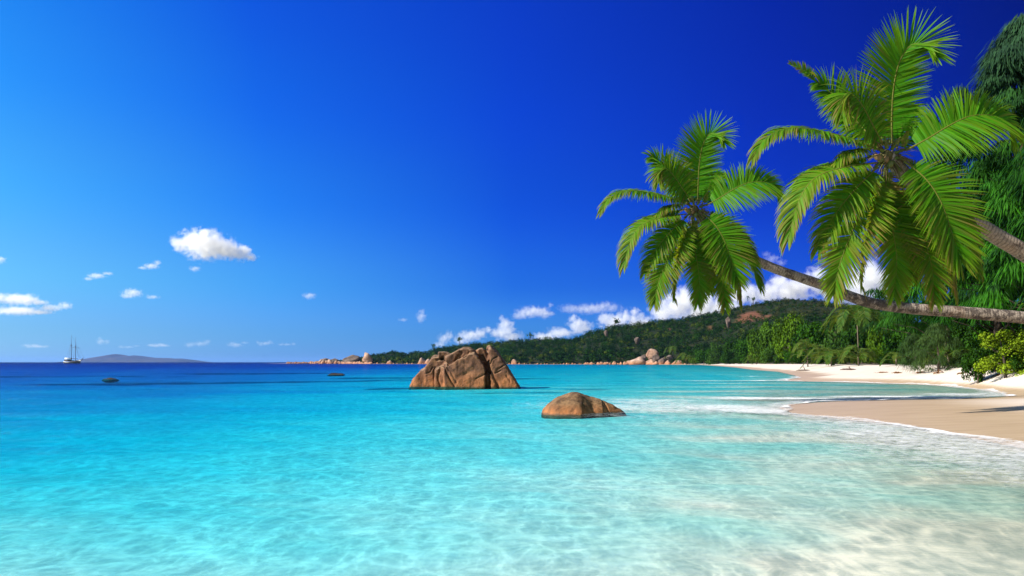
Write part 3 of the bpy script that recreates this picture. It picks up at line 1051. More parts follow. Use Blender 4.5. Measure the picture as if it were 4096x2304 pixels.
A_ = [p for p in ridge_pts() if p[0] < sp_(1965, 0)[0]]
B_ = [(p[0], p[1] * .9 + .05, p[2] - .015) for p in ridge_pts() if p[0] > sp_(1760, 0)[0]]
Vs, Ns, Fs = remeshed([A_, B_, [(x, y - .18, z) for x, y, z in A_ if sp_(1500, 0)[0] < x < sp_(1765, 0)[0] and z < .6]], .028, 9, "rock")
Vs = carve(Vs, Ns, [([sp_(1940, 715), sp_(1965, 770), sp_(2003, 860)], .022, .06), ([sp_(1735, 700), sp_(1750, 860)], .25, -.07), ([sp_(1850, 760), sp_(1870, 860)], .15, .05)])
Vs = roughen(Vs, Ns, .05, 1.3, 5.0)
Vs = roughen(Vs, Ns, .012, 6.0, 2.0, 4)
small = obj("rock", np_mesh("rock", Vs, Fs, ROCK_SMALL, True), None, ((585.3 - 512) / F * SDs, SDs + .7, 0))
tag(small, "smooth low brown rock with one slanting crack at the edge of the swash", "rock")


def stone_mesh(seed, mat, sx, sy, sz, rough=.22, sub=3):
    bm = bmesh.new()
    bmesh.ops.create_icosphere(bm, subdivisions=sub, radius=1)
    rg = random.Random(seed)
    cuts = [(Vector((rg.uniform(-1, 1), rg.uniform(-1, 1), rg.uniform(-.6, 1))).normalized(), rg.uniform(.55, .85)) for _ in range(7)]
    for v_ in bm.verts:
        p = v_.co.copy()
        for n_, k_ in cuts:
            q = p.dot(n_)
            if q > k_: p -= n_ * (q - k_) * .8
        p *= 1 + rough * noise.fractal(p * 1.3 + Vector((seed, 0, 0)), 1, 2, 3)
        v_.co = Vector((p.x * sx, p.y * sy, p.z * sz))
    me_ = bpy.data.meshes.new("stone")
    bm.to_mesh(me_)
    bm.free()
    for p in me_.polygons: p.use_smooth = True
    me_.materials.append(mat)
    return me_


# two dark rocks awash
p = at(336, 374.6, 1608 / (374.6 - HZ))
o = obj("rock", stone_mesh(21, ROCK_DARK, 1.5, 1.1, .40), None, (p.x, p.y, -.12)); tag(o, "little dark rock awash left of the big red boulder", "rock")
p = at(110.5, 379.2, 1608 / (379.2 - HZ))
o = obj("rock", stone_mesh(22, ROCK_DARK, 1.0, .9, .28), None, (p.x, p.y, -.10)); tag(o, "tiny black rock breaking the blue water below the distant island", "rock")

# far granite: pile at the end of the beach, headland, shoreline stones
stones = [stone_mesh(100 + i, ROCK_FAR, 1, 1, 1, .18) for i in range(6)]
stones_dark = [stone_mesh(140 + i, granite("granite_weathered_%d" % i if False else "granite_weathered", (.13, .10, .085), (.20, .15, .12), (.22, .18, .15), .25, 1.2), 1, 1, 1, .18) for i in range(2)]


def stone(px, py0, py1, wpx, d, seed, label, group, cat="rock", dark=False, tilt=None):
    """far boulder spanning rows py0 (top) to py1 (bottom)"""
    rg = random.Random(seed)
    me_ = rg.choice(stones_dark if dark else stones)
    o = bpy.data.objects.new("boulder" if cat == "boulder" else "rock", me_)
    COL.objects.link(o)
    h = (py1 - py0) / F * d
    c_ = at(px, (py0 + py1) / 2, d)
    o.location = c_ - Vector((0, 0, h * .30))
    o.scale = (wpx / F * d * .56, wpx / F * d * .5, h * .86)
    o.rotation_euler = (rg.uniform(-.15, .15), tilt if tilt is not None else rg.uniform(-.2, .2), rg.uniform(-.5, .5))
    return tag(o, label, cat, group)


GP = "granite boulders piled at the left end of the far beach"
for i, (px, y0, y1, w, d, lab, dk) in enumerate([
    (636, 356.2, 366, 18, 672, "broad streaked pale boulder at the left front of the far rock pile", 0),
    (649.5, 359.4, 365.6, 11.5, 668, "rounded pinkish boulder right beside the broad streaked one", 0),
    (654.8, 361.2, 365.6, 7, 664, "squat boulder leaning on the rounded one's right foot", 0),
    (668, 360.3, 365.2, 6.5, 668, "upright narrow boulder in the right half of the far pile", 0),
    (678, 360.6, 365.4, 14, 662, "long sloping boulder at the right end of the pile touching white sand", 0),
    (652, 349.2, 356.0, 12, 690, "whitish overhanging crag on top of the far rock pile", 0),
    (643.5, 354.5, 358.8, 5, 685, "small round boulder perched between the streaked one and the crag", 1),
    (656, 354.0, 361.5, 8, 685, "shadowy block under the whitish crag", 1),
    (662, 358.0, 364.2, 8, 680, "dark block in the notch of the far pile", 1),
    (668, 355.0, 361.0, 12, 690, "dark weathered boulder high at the right back of the pile", 1),
    (685, 362.9, 365.2, 5, 655, "little boulder lying on the beach right of the pile", 0),
    (625.5, 361.8, 365.8, 6, 670, "low boulder at the far left foot of the pile", 0),
    (642, 357.0, 362.0, 7, 678, "wedge shaped boulder behind the streaked boulder's right shoulder", 1),
    (637, 337.0, 341.5, 6, 760, "grey boulder alone among trees on the slope above the rock pile", 1),
    (606, 330, 334, 4, 760, "grey outcrop showing through the middle of the forest", 1),
    (728, 317, 323.5, 5, 700, "tall grey crag on the hillside left of the red soil", 1),
]):
    stone(px, y0, y1, w, d, 300 + i, lab, GP if i < 13 else "boulders showing on the hillside", "boulder", bool(dk))

rg = random.Random(8)
hx = lambda px: float(np.interp(px, HA[:, 0], HA[:, 2]))
for i in range(78):
    u = (i + rg.random() * .8) / 78
    px = 374 + u * (622 - 374)
    d = hx(px) - 6 - rg.random() * 8
    wl = HZ + F * EYE / d
    big_ = .6 + 1.0 * max(0, (px - 540) / 80) if px > 540 else .75
    hh = rg.uniform(.7, 1.9) * big_
    stone(px, wl - hh, wl + .6, hh * rg.uniform(1.3, 2.2), d, 500 + i, "small tan stone in the row along the foot of the wooded hill", "stones along the foot of the hill")
for i, (px, y0, w, d, lab) in enumerate([(514, 359.6, 6, 785, "pointed grey stone right of the big boulder on the far shore"), (422, 358.2, 9, 905, "whitish jagged rock at the far waterline left of the big boulder"),
                                         (429, 359.4, 9, 900, "low white rock beside the big boulder's left edge on the far shore"), (390, 360.5, 6, 945, "pale stone at the waterline under the headland trees")]):
    stone(px, y0, HZ + F * EYE / d + .5, w, d, 620 + i, lab, "light rocks on the far waterline")
# headland
rg = random.Random(12)
for i in range(26):
    px = 311 + i * 1.15 + rg.uniform(-.8, .8)
    d = 1055 - i * 2
    env = 1 - abs((px - 325) / 17)
    y1 = 363.6 - max(0, env) * rg.uniform(0, 3.2)
    stone(px, y1 - rg.uniform(1.2, 2.4), y1 + .6, rg.uniform(2.2, 4.5), d + rg.uniform(0, 14), 700 + i, "tan block in the tumbled rocks at the tip of the headland", "rocks at the tip of the headland")
for i in range(26):
    px = 342 + i * 1.15
    d = 1010 - i * 1.5
    y1 = 363.8 - rg.uniform(0, .15 + .075 * i * (i < 16))
    stone(px, y1 - rg.uniform(1.0, 2.0), y1 + .5, rg.uniform(2.5, 5.0), d, 760 + i, "pink block in the rocky foreshore of the headland", "rocks on the headland foreshore")
for i in range(9):
    stone(288 + i * 2.6, 362.2 + .2 * (i % 3) - .5, 363.6, 3.6, 1100, 800 + i, "low dark reef rock trailing off the headland tip", "reef rocks off the headland", dark=True)
stone(351.5, 355.3, 362.2, 17, 1010, 850, "dark dome of bare rock on the headland", None, "boulder", True)
stone(367, 352.6, 360.2, 9.5, 985, 851, "big slanting grey boulder in the headland trees", None, "boulder", False, -.55)
stone(325, 358.2, 361.2, 9, 1075, 852, "dark capstone on top of the headland rocks", None, "boulder", True)
stone(334, 358.6, 362.4, 9, 1072, 853, "dark bushy topped rock at the right of the headland rocks", None, "boulder", True)


# ---------------------------------------------------------------- trees behind the beach
def trunk_mesh(h, r, rng, branches=5, tint=(.11, .085, .06), lean=.1):
    mb = MB()
    lx, ly = rng.normal(0, lean, 2) * h
    pts = [(0, 0, -.3), (lx * .15, ly * .15, h * .25), (lx * .5, ly * .5, h * .5), (lx, ly, h * .8)]
    mb.tube(pts, [r * 1.25, r, r * .75, r * .3], 8, tint)
    for k in range(branches):
        a = rng.uniform(0, 6.28)
        f = rng.uniform(.2, .55)
        p0 = Vector((lx * f, ly * f, h * f))
        q = Vector((math.cos(a), math.sin(a), .55)) * h * rng.uniform(.25, .42)
        mb.tube([p0, p0 + q * .5 + Vector((0, 0, -.02 * h)), p0 + q], [r * .45, r * .32, r * .1], 6, tint)
    return np_mesh("trunk", mb.V, mb.F, BARK, True, np.array(mb.T))


rng = np.random.default_rng(17)
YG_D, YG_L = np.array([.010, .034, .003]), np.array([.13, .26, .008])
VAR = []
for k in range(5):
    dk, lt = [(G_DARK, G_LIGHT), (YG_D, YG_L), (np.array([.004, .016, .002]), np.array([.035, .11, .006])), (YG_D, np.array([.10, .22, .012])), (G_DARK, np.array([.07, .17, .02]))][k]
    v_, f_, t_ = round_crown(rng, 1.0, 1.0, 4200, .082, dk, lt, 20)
    VAR.append((np_mesh("crown", v_, f_, LEAF, False, t_), trunk_mesh(.9, .035, rng)))


def broad_tree(px, top, wpx, d, k, label, group, name="broadleaf_tree", cat="tree"):
    x = (px - 512) / F * d
    z0 = max(gz1(x, d), .5) - .1
    ztop = EYE - (top - HZ) / F * d
    h = ztop - z0
    w = wpx / F * d / 2
    root = empty(name, (x, d, z0), label, cat, group)
    root.rotation_euler = (0, 0, random.Random(int(px * 7 + d)).uniform(0, 6.28))
    root.scale = (w, w, h)
    c_ = obj("crown", VAR[k][0], root)
    t_ = obj("trunk", VAR[k][1], root)
    return root


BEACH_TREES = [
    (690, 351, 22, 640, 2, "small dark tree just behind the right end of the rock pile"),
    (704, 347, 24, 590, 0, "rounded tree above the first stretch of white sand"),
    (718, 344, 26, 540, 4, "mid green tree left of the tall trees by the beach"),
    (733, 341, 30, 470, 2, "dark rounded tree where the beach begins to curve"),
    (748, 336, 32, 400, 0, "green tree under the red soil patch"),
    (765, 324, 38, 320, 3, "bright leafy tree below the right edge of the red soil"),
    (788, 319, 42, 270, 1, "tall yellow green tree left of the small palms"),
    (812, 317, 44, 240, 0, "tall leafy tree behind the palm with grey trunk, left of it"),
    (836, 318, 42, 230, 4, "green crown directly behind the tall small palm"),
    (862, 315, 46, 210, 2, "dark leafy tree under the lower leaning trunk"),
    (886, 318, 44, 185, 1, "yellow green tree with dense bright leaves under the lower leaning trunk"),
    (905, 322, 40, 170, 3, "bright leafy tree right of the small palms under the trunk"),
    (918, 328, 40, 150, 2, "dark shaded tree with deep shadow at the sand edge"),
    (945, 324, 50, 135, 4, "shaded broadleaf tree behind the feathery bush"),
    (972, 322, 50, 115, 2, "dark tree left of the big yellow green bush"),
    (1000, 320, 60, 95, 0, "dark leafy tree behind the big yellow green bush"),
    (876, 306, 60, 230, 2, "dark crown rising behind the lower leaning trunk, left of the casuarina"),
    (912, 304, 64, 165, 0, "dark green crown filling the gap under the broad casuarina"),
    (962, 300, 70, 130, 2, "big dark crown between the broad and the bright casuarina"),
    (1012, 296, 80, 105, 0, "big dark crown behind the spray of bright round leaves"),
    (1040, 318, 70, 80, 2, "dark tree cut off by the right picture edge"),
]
for px, top, w, d, k, lab in BEACH_TREES:
    broad_tree(px, top, w, d, k, lab, "broadleaf trees behind the beach")
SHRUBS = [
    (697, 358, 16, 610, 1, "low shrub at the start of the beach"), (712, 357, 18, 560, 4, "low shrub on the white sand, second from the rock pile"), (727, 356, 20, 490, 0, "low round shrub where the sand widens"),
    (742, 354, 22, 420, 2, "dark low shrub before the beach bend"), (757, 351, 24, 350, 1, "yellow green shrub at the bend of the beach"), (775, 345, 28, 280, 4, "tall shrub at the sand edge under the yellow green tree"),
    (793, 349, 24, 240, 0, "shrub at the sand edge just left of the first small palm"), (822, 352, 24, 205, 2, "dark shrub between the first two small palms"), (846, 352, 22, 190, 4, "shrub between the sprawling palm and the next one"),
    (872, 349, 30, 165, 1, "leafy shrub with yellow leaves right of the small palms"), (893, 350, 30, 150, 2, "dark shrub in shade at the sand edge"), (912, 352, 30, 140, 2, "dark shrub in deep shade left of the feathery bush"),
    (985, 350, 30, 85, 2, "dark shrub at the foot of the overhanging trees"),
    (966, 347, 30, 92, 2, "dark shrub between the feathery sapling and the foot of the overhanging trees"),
    (996, 343, 44, 66, 2, "deep green shrub added for the shade directly behind the big yellow green bush"),  # from here five dark shrubs added to stand in for shade
    (1020, 340, 44, 60, 2, "deep green shrub added for the shade behind the bush, touching the right edge"),
    (978, 348, 34, 63, 2, "dark round shrub added for the shade left of the big yellow green bush at the sand edge"),
    (995, 346, 38, 65, 0, "dark shrub added in place of the shade under the yellow green bush, left half"),
    (1014, 346, 40, 64, 2, "dark shrub added in place of the shade under the yellow green bush, right half"),
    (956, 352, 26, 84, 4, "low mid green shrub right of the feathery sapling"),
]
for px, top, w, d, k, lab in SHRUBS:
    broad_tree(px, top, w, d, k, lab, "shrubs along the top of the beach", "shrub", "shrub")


# ---------------------------------------------------------------- feathery casuarinas
def plume_tree(name, loc, h, w, n_pl, seed, label, cat="tree", low=.12, dark=(.002, .014, .004), light=(.04, .16, .010), strand=1.25, top_blue=.6, trunk_r=.35, per=240, wid=.040):
    rg = np.random.default_rng(seed)
    root = empty(name, loc, label, cat, "feathery casuarinas at the right end of the beach")
    mb = MB()
    pts = [(0, 0, -.4), (.02 * h, 0, h * .3), (-.01 * h, .02 * h, h * .6), (.01 * h, 0, h * .95)]
    mb.tube(pts, [trunk_r * 1.2, trunk_r, trunk_r * .6, trunk_r * .15], 9, (.075, .055, .04))
    Cc, Rr = [], []
    for i in range(n_pl):
        zz = low + (1 - low) * rg.random() ** .85
        lim = w * (math.sin(min(1, (1.04 - zz) / .62) * math.pi / 2)) * (.72 + .4 * rg.random())
        a = rg.uniform(0, 6.28)
        q = lim * math.sqrt(rg.uniform(.18, 1.0))
        p = Vector((math.cos(a) * q, math.sin(a) * q, zz * h - .12 * q))
        Cc.append(p)
        if i % 3 == 0:
            s0 = Vector((0, 0, max(.3, p.z - q * .45)))
            mb.tube([s0, s0.lerp(p, .5) + Vector((0, 0, .12 * q)), p], [trunk_r * .22, trunk_r * .14, trunk_r * .05], 5, (.075, .055, .04))
    t_o = mb.build("trunk", BARK, root, True)
    Cc = np.array([tuple(c) for c in Cc])
    n = n_pl * per
    idx = np.repeat(np.arange(n_pl), per)
    pr = rg.uniform(.55, 1.35, n_pl) * strand
    rad = unit(np.column_stack([Cc[:, 0], Cc[:, 1], np.zeros(n_pl)]))
    ang = rg.uniform(0, 6.28, n)
    rr_ = np.sqrt(rg.random(n)) * rg.uniform(.8, 1.15, n)
    stretch_ = rg.uniform(.75, 1.5, n_pl)[idx]
    flat = np.column_stack([np.cos(ang) * rr_ * stretch_, np.sin(ang) * rr_, np.zeros(n)])
    dome = .50 * np.sqrt(np.clip(1 - rr_ ** 2, 0, 1)) - .25 * rr_ ** 2
    off = (flat * .72 + np.column_stack([np.zeros(n), np.zeros(n), dome])) * pr[idx][:, None]
    off += rg.normal(size=(n, 3)) * .10 * pr[idx][:, None]
    A0 = Cc[idx] + off
    L = pr[idx] * rg.uniform(.35, .95, n) * (.55 + .6 * rr_)
    dirn = unit(flat * .55 + rad[idx] * .15 + np.array([0, 0, -1.0]) + rg.normal(size=(n, 3)) * .13)
    nrm = unit(flat * 1.0 + np.array([0, 0, .75]) * (1.1 - rr_)[:, None] + rad[idx] * .25 + rg.normal(size=(n, 3)) * .28)
    side = unit(np.cross(dirn, nrm))
    W = wid * rg.uniform(.6, 1.5, n)
    V = np.stack([A0, A0 + dirn * (L * .45)[:, None] + side * W[:, None], A0 + dirn * L[:, None], A0 + dirn * (L * .45)[:, None] - side * W[:, None]], 1).reshape(-1, 3)
    lv = rg.random(n_pl) ** 1.6
    f = np.clip(lv[idx] * .65 + rg.random(n) * .35, 0, 1)
    dk, lt = np.array(dark), np.array(light)
    tc = dk + (lt - dk) * f[:, None]
    up = sm(.62, .9, Cc[:, 2] / h)[idx][:, None] * top_blue
    tc = tc * (1 - up) + up * (np.array([.020, .045, .030]) + f[:, None] * np.array([.035, .06, .04]))
    obj("crown", np_mesh("crown", V, np.arange(4 * n).reshape(-1, 4), LEAF, False, np.repeat(tc, 4, 0)), root)
    return root


def foot(px, d):
    x = (px - 512) / F * d
    return Vector((x, d, gz1(x, d) - .1))


plume_tree("casuarina", foot(1028, 66), 28.5, 9.0, 330, 31, "tallest feathery casuarina with dark blue green top at the right edge", low=.22)
plume_tree("casuarina", foot(945, 100), 16.5, 9.5, 170, 32, "broad casuarina with drooping sprays right behind the big palm's hanging fronds", top_blue=.4, low=.38)
plume_tree("casuarina", foot(995, 80), 20.5, 7.5, 210, 33, "bright green drooping casuarina in front of the tallest one", top_blue=.1, light=(.045, .22, .008), low=.26)
plume_tree("casuarina", foot(1062, 54), 16.5, 6.8, 150, 34, "casuarina leaning in from outside the right edge, above the yellow green bush", top_blue=.0, light=(.045, .20, .008), low=.34)
plume_tree("casuarina_sapling", foot(938, 78), 4.6, 2.6, 70, 35, "dull green feathery casuarina sapling at the sand edge under the leaning trunk", "shrub", .05, (.02, .045, .012), (.075, .14, .03), .7, 0, .10, 120, .018)
plume_tree("casuarina_sapling", foot(915, 88), 3.9, 2.0, 50, 36, "smaller wispy casuarina sapling left of the dull green one", "shrub", .05, (.02, .045, .012), (.06, .13, .025), .6, 0, .10, 120, .018)

# the big-leaved bush at the right
rng = np.random.default_rng(41)
for px, top, wpx, d, seed, lab in ((1006, 326, 56, 60, 1, "big leaved yellow green bush overhanging the sand at the right edge"), (1030, 302, 40, 63, 2, "spray of bright round leaves above the yellow green bush"), (1048, 330, 60, 57, 3, "bright bush half cut off by the right edge")):
    fo_ = foot(px, d)
    root = empty("beach_bush", fo_, lab, "bush", "bright bushes at the right edge")
    h = EYE - (top - HZ) / F * d - fo_.z
    w = wpx / F * d / 2
    nl = 22
    lb = []
    for i in range(nl):
        a = rng.uniform(0, 6.28)
        q = math.sqrt(rng.random()) * .8 * w
        zz = (rng.uniform(.40, .86) if i % 2 else rng.uniform(.04, .40)) if px != 1030 else rng.uniform(.75, .95)
        r = rng.uniform(.22, .36) * w
        lb.append((math.cos(a) * q, math.sin(a) * q, zz * h, r, r, r * .7))
    v_, f_, t_ = lobes_cards(np.array(lb), 4600 if px != 1030 else 1300, .17, rng, np.array([.012, .045, .003]), np.array([.24, .36, .015]), .4, .5, .5)
    obj("crown", np_mesh("crown", v_, f_, LEAF, False, t_), root)
    obj("trunk", trunk_mesh(h * .9, .10, rng, 8, (.06, .045, .035)), root)


# ---------------------------------------------------------------- palm fronds
def frond_geo(pts, nh, Ls, Rs, droop, rng, n_leaf=72, rach=.03, t0=.10, base=(.062, .27, .006), tip=(.33, .39, .016), brown=0.0, seg=4, prof=None, width=.030, yellow=0.0):
    """rachis polyline, blade normal hint, leaflet lengths on both sides"""
    path = catmull(pts, 60)
    V, Fc, T = [], [], []
    mb = MB()
    path_s = path[::2] + [path[-1]]
    rads = [rach * (1 - .85 * i / (len(path_s) - 1)) for i in range(len(path_s))]
    mb.tube(path_s, rads, 5, (.26, .27, .05))
    nh0 = Vector(nh).normalized()
    cum = [0]
    for a, b in zip(path, path[1:]): cum.append(cum[-1] + (b - a).length)
    tot = cum[-1]
    for side in (-1, 1):
        for j in range(n_leaf):
            t = t0 + (1 - t0) * (j + rng.random() * .5) / n_leaf
            s = t * tot
            i = min(int(np.searchsorted(cum, s)) , len(path) - 1)
            i = max(i, 1)
            u = (s - cum[i - 1]) / max(1e-6, cum[i] - cum[i - 1])
            p = path[i - 1].lerp(path[i], u)
            T_ = (path[min(i + 1, 59)] - path[max(i - 2, 0)]).normalized()
            S = T_.cross(nh0)
            if S.length < .15: S = T_.orthogonal()
            S.normalize()
            Nn = S.cross(T_).normalized()
            phi = R(78) * (1 - t) ** .8 * 1.0 + R(17)
            full = Ls if side < 0 else Rs
            pr = (.50 + .50 * math.sin(min(1, (t - t0) / .30) * math.pi / 2)) * (1 - .50 * max(0, (t - .5) / .5) ** 1.6)
            ln = full * pr * rng.uniform(.88, 1.1)
            if rng.random() < .03: ln *= .5
            d = (T_ * math.cos(phi) + S * (side * math.sin(phi)) + Nn * (.16 + rng.normal() * .06)).normalized()
            d = (d + Vector(rng.normal(size=3)) * .05).normalized()
            wv = d.cross(Nn).normalized()
            wv = (wv + Nn * rng.normal() * .35).normalized()
            w0 = width * rng.uniform(.8, 1.2)
            q = p.copy()
            o = len(V)
            g = rng.uniform(0, 1)
            brn = max(0, rng.normal(brown, .35)) if brown > 0 else max(0, rng.normal(-.35, .3))
            yl = np.clip(yellow + rng.normal() * .12, 0, 1)
            for k in range(seg + 1):
                f = k / seg
                ww = w0 * (.55 + .45 * min(1, f * 3)) * (1 - f ** 2.2) + .002
                V.append(q + wv * ww)
                V.append(q - wv * ww)
                c = np.array(base) * (.75 + .5 * g)
                c = c + (np.array(tip) - c) * np.clip(yl + .30 * f ** 2 * (.4 + t), 0, 1)
                c = c + (np.array((.27, .19, .05)) - c) * np.clip(brn * (f + .35 * t) * 1.2, 0, .95)
                T.append(c); T.append(c)
                d = (d + Vector((0, 0, -1)) * droop * (.35 + f)).normalized()
                q = q + d * (ln / seg)
            for k in range(seg):
                Fc.append((o + 2 * k, o + 2 * k + 1, o + 2 * k + 3, o + 2 * k + 2))
    o = len(V)
    V += [Vector(v) for v in mb.V]
    Fc += [tuple(i + o for i in f) for f in mb.F]
    T += [np.array(c) for c in mb.T]
    return V, Fc, np.array(T)


KP = .00568 * 1.4


def pp(x, y, dep=0):
    return Vector(((x - 755) * KP, dep * KP, -(y - 690) * KP))


FACE, ARCH = (0, -.95, .3), (0, -.45, .9)
FRONDS = [  # control points (x, y, depth), blade normal, leaflets left/right of travel, droop, yellow, brown
    (14, [(815, 650, 40), (870, 560, 110), (905, 470, 170), (940, 420, 210), (985, 415, 230)], FACE, 90, 110, .10, .0, -.3, 52),
    (2, [(745, 640, 40), (690, 530, 110), (620, 420, 150), (550, 340, 160), (505, 318, 150)], FACE, 110, 135, .30, .18, -.2, 60),
    (1, [(782, 650, 10), (788, 520, 30), (797, 380, 30), (815, 270, 10), (850, 213, -20), (895, 222, -50), (925, 275, -70)], FACE, 200, 150, .05, .08, -.3, 90),
    (15, [(690, 655, 20), (620, 668, -10), (560, 690, -40), (500, 742, -60)], ARCH, 60, 60, .5, .35, .1, 34),
    (4, [(720, 655, 20), (600, 612, 10), (480, 590, -10), (370, 578, -30), (270, 592, -50), (195, 640, -60), (148, 715, -70)], ARCH, 90, 105, .42, .12, .22, 84),
    (3, [(735, 640, 0), (660, 555, -50), (600, 490, -90), (545, 452, -110), (512, 475, -120), (505, 540, -125)], (-.25, -.75, .6), 140, 125, .30, .16, .22, 74),
    (13, [(825, 672, -20), (900, 632, -50), (1000, 572, -60), (1090, 532, -50), (1190, 522, -30), (1265, 540, -10), (1300, 590, 0)], (.05, -.85, .5), 130, 165, .16, .10, .0, 88),
    (12, [(900, 850, 60), (960, 940, 40), (1010, 1050, 20), (1040, 1170, 10), (1058, 1310, 0)], (.6, -.8, .2), 45, 85, .35, .35, .55, 56),
    (11, [(850, 735, 30), (950, 805, 60), (1050, 880, 90), (1130, 970, 110), (1185, 1070, 120), (1222, 1195, 120)], (.35, -.75, .55), 115, 80, .34, .06, .15, 76),
    (17, [(800, 700, 60), (880, 720, 140), (960, 760, 200), (1040, 830, 240)], (.2, -.6, .8), 110, 110, .3, .0, .0, 50),
    (10, [(820, 800, 20), (870, 930, 0), (910, 1070, -20), (935, 1190, -30), (945, 1320, -30)], FACE, 110, 110, .06, .12, .32, 72),
    (8, [(742, 800, 10), (752, 930, -10), (770, 1050, -30), (782, 1170, -30), (775, 1295, -20)], FACE, 115, 110, .06, .18, .1, 72),
    (18, [(745, 740, 0), (750, 830, 0), (752, 940, 10), (755, 1040, 20)], FACE, 70, 70, .1, .25, .95, 40),
    (7, [(705, 800, -30), (685, 880, -60), (650, 1000, -80), (618, 1130, -80), (608, 1240, -70), (622, 1285, -60)], (.75, -.6, .3), 45, 78, .05, .62, .05, 76),
    (6, [(715, 780, -20), (650, 890, -60), (575, 1010, -90), (522, 1130, -100), (495, 1220, -100), (484, 1300, -90)], (-.2, -.95, .3), 125, 115, .06, .28, .18, 78),
    (5, [(700, 725, -20), (580, 748, -60), (470, 778, -90), (395, 815, -100), (345, 880, -100), (312, 970, -95), (290, 1068, -90)], (-.15, -.55, .8), 85, 130, .40, .26, .26, 84),
    (9, [(800, 730, -60), (865, 815, -110), (915, 920, -140), (955, 1050, -150), (992, 1165, -150)], (.05, -.95, .35), 155, 150, .08, .06, .05, 80),
    (19, [(705, 745, -20), (640, 800, -50), (560, 880, -70), (480, 985, -80), (430, 1100, -70)], (-.2, -.8, .5), 105, 115, .30, .20, .10, 66),
    (20, [(770, 770, 10), (800, 860, 20), (830, 980, 20), (850, 1100, 10), (858, 1215, 0)], FACE, 95, 95, .10, .15, .10, 62),
    (21, [(835, 715, 10), (915, 745, 40), (1010, 800, 60), (1100, 880, 70), (1165, 985, 60)], (.2, -.75, .6), 100, 110, .28, .04, .05, 66),
    (22, [(770, 650, 60), (740, 560, 140), (700, 470, 200), (650, 400, 220)], FACE, 100, 100, .15, .0, .0, 52),
    (23, [(700, 690, 20), (620, 700, 40), (520, 720, 60), (430, 770, 60), (370, 850, 50)], ARCH, 85, 100, .42, .12, .12, 60),
    (16, [(820, 655, -10), (828, 620, -10), (838, 590, -10)], FACE, 14, 14, .0, .5, .5, 10),
]
rng = np.random.default_rng(77)
palm = empty("coconut_palm", (0, 0, 0), "larger leaning coconut palm at the far right, its trunk coming in from the right edge", "palm tree", "coconut palms leaning over the beach")
crown_objs = []
for fid, pts, nh, Ls, Rs, dr, yel, brn, nl in FRONDS:
    v_, f_, t_ = frond_geo([pp(*p) for p in pts], nh, Ls * (1.25 if fid != 1 else 1.0) * KP, Rs * (1.25 if fid != 1 else 1.03) * KP, dr, rng, int(nl * 1.7), .034, .09, brown=max(brn, 0), yellow=max(0, yel) * .75, width=.036)
    o = obj("frond", np_mesh("frond", v_, f_, PALM_LEAF, False, t_), palm)
    crown_objs.append(o)
    if fid == 18: o["label"] = "dead brown frond hanging under the crown"
    if fid == 7: o["label"] = "narrow folded yellowish frond"
m_nut, t = mat_new("coconut_husk")
col = attr(t, "tint")
out_surf(t, N(t, "ShaderNodeBsdfPrincipled", {"Base Color": col, "Roughness": .5, "Specular IOR Level": .35}).outputs[0])
rg = random.Random(4)
for i in range(8):
    c_ = pp(725 + rg.uniform(-42, 48), 722 + rg.uniform(-30, 42), -14 + rg.uniform(-14, 22))
    mb = MB()
    mb.ball((0, 0, 0), (.105, .105, .135), 12, rg.choice([(.13, .12, .03), (.17, .10, .035), (.10, .11, .02), (.15, .09, .03)]))
    o = mb.build("coconut", m_nut, palm, True, c_)
    o.rotation_euler = (rg.uniform(-.6, .6), rg.uniform(-.6, .6), 0)
# fibre, dead sheaths and flower stalks in the heart of the crown
mb = MB()
for i in range(120):
    a = rg.uniform(0, 6.28)
    p0 = pp(755 + 45 * math.cos(a), 690 + 40 * math.sin(a), rg.uniform(-30, 30))
    q = Vector((math.cos(a), rg.uniform(-.9, .3), -math.sin(a) * .8 - .25)).normalized() * rg.uniform(.25, .75)
    w_ = rg.uniform(.006, .02)
    mb.tube([p0, p0 + q * .5, p0 + q + Vector((0, 0, -.12))], [w_, w_ * .8, w_ * .3], 4, rg.choice([(.16, .10, .04), (.24, .18, .07), (.10, .07, .03), (.17, .19, .04)]))
mb.ball(pp(760, 690, 30), (.25, .36, .27), 12, (.10, .085, .03))
for i in range(9):
    a = i / 9 * 6.28 + .3
    p0 = pp(760 + 30 * math.cos(a), 690 + 30 * math.sin(a), 0)
    p1 = pp(760 + 95 * math.cos(a), 690 + 85 * math.sin(a), -10)
    mb.tube([p0, p1], [.07, .036], 6, (.13, .17, .03))
mb.build("crown_heart", BARK, palm, True)

m_trunk, t = mat_new("palm_trunk")
tcn = N(t, "ShaderNodeTexCoord")
ring = attr(t, "along", "Fac")
geo = N(t, "ShaderNodeNewGeometry")
n1 = N(t, "ShaderNodeTexNoise", {"Vector": tcn.outputs["Object"], "Scale": 3.2, "Detail": 8.0, "Roughness": .7})
n2 = N(t, "ShaderNodeTexNoise", {"Vector": tcn.outputs["Object"], "Scale": 14.0, "Detail": 6.0, "Roughness": .65})
n0_ = N(t, "ShaderNodeTexNoise", {"Vector": tcn.outputs["Object"], "Scale": .9, "Detail": 3.0})
base_c = ramp_node(t, n2.outputs[0], [(.3, (.16, .125, .095)), (.7, (.34, .28, .22))])
dark_c = ramp_node(t, n2.outputs[0], [(.3, (.035, .027, .022)), (.7, (.11, .085, .068))])
old = math_(t, 'MINIMUM', math_(t, 'MULTIPLY_ADD', ring, .10, -.72), .10)           # older trunk is darker and scabbed with lichen
blot = math_(t, 'MULTIPLY', math_(t, 'ADD', math_(t, 'MULTIPLY', math_(t, 'SUBTRACT', n1.outputs[0], .5), 2.6), old), 5.0, clamp=True)
c = mixc(t, blot, base_c, dark_c)
rust = math_(t, 'MULTIPLY', math_(t, 'SUBTRACT', n0_.outputs[0], .56), 4.0, clamp=True)
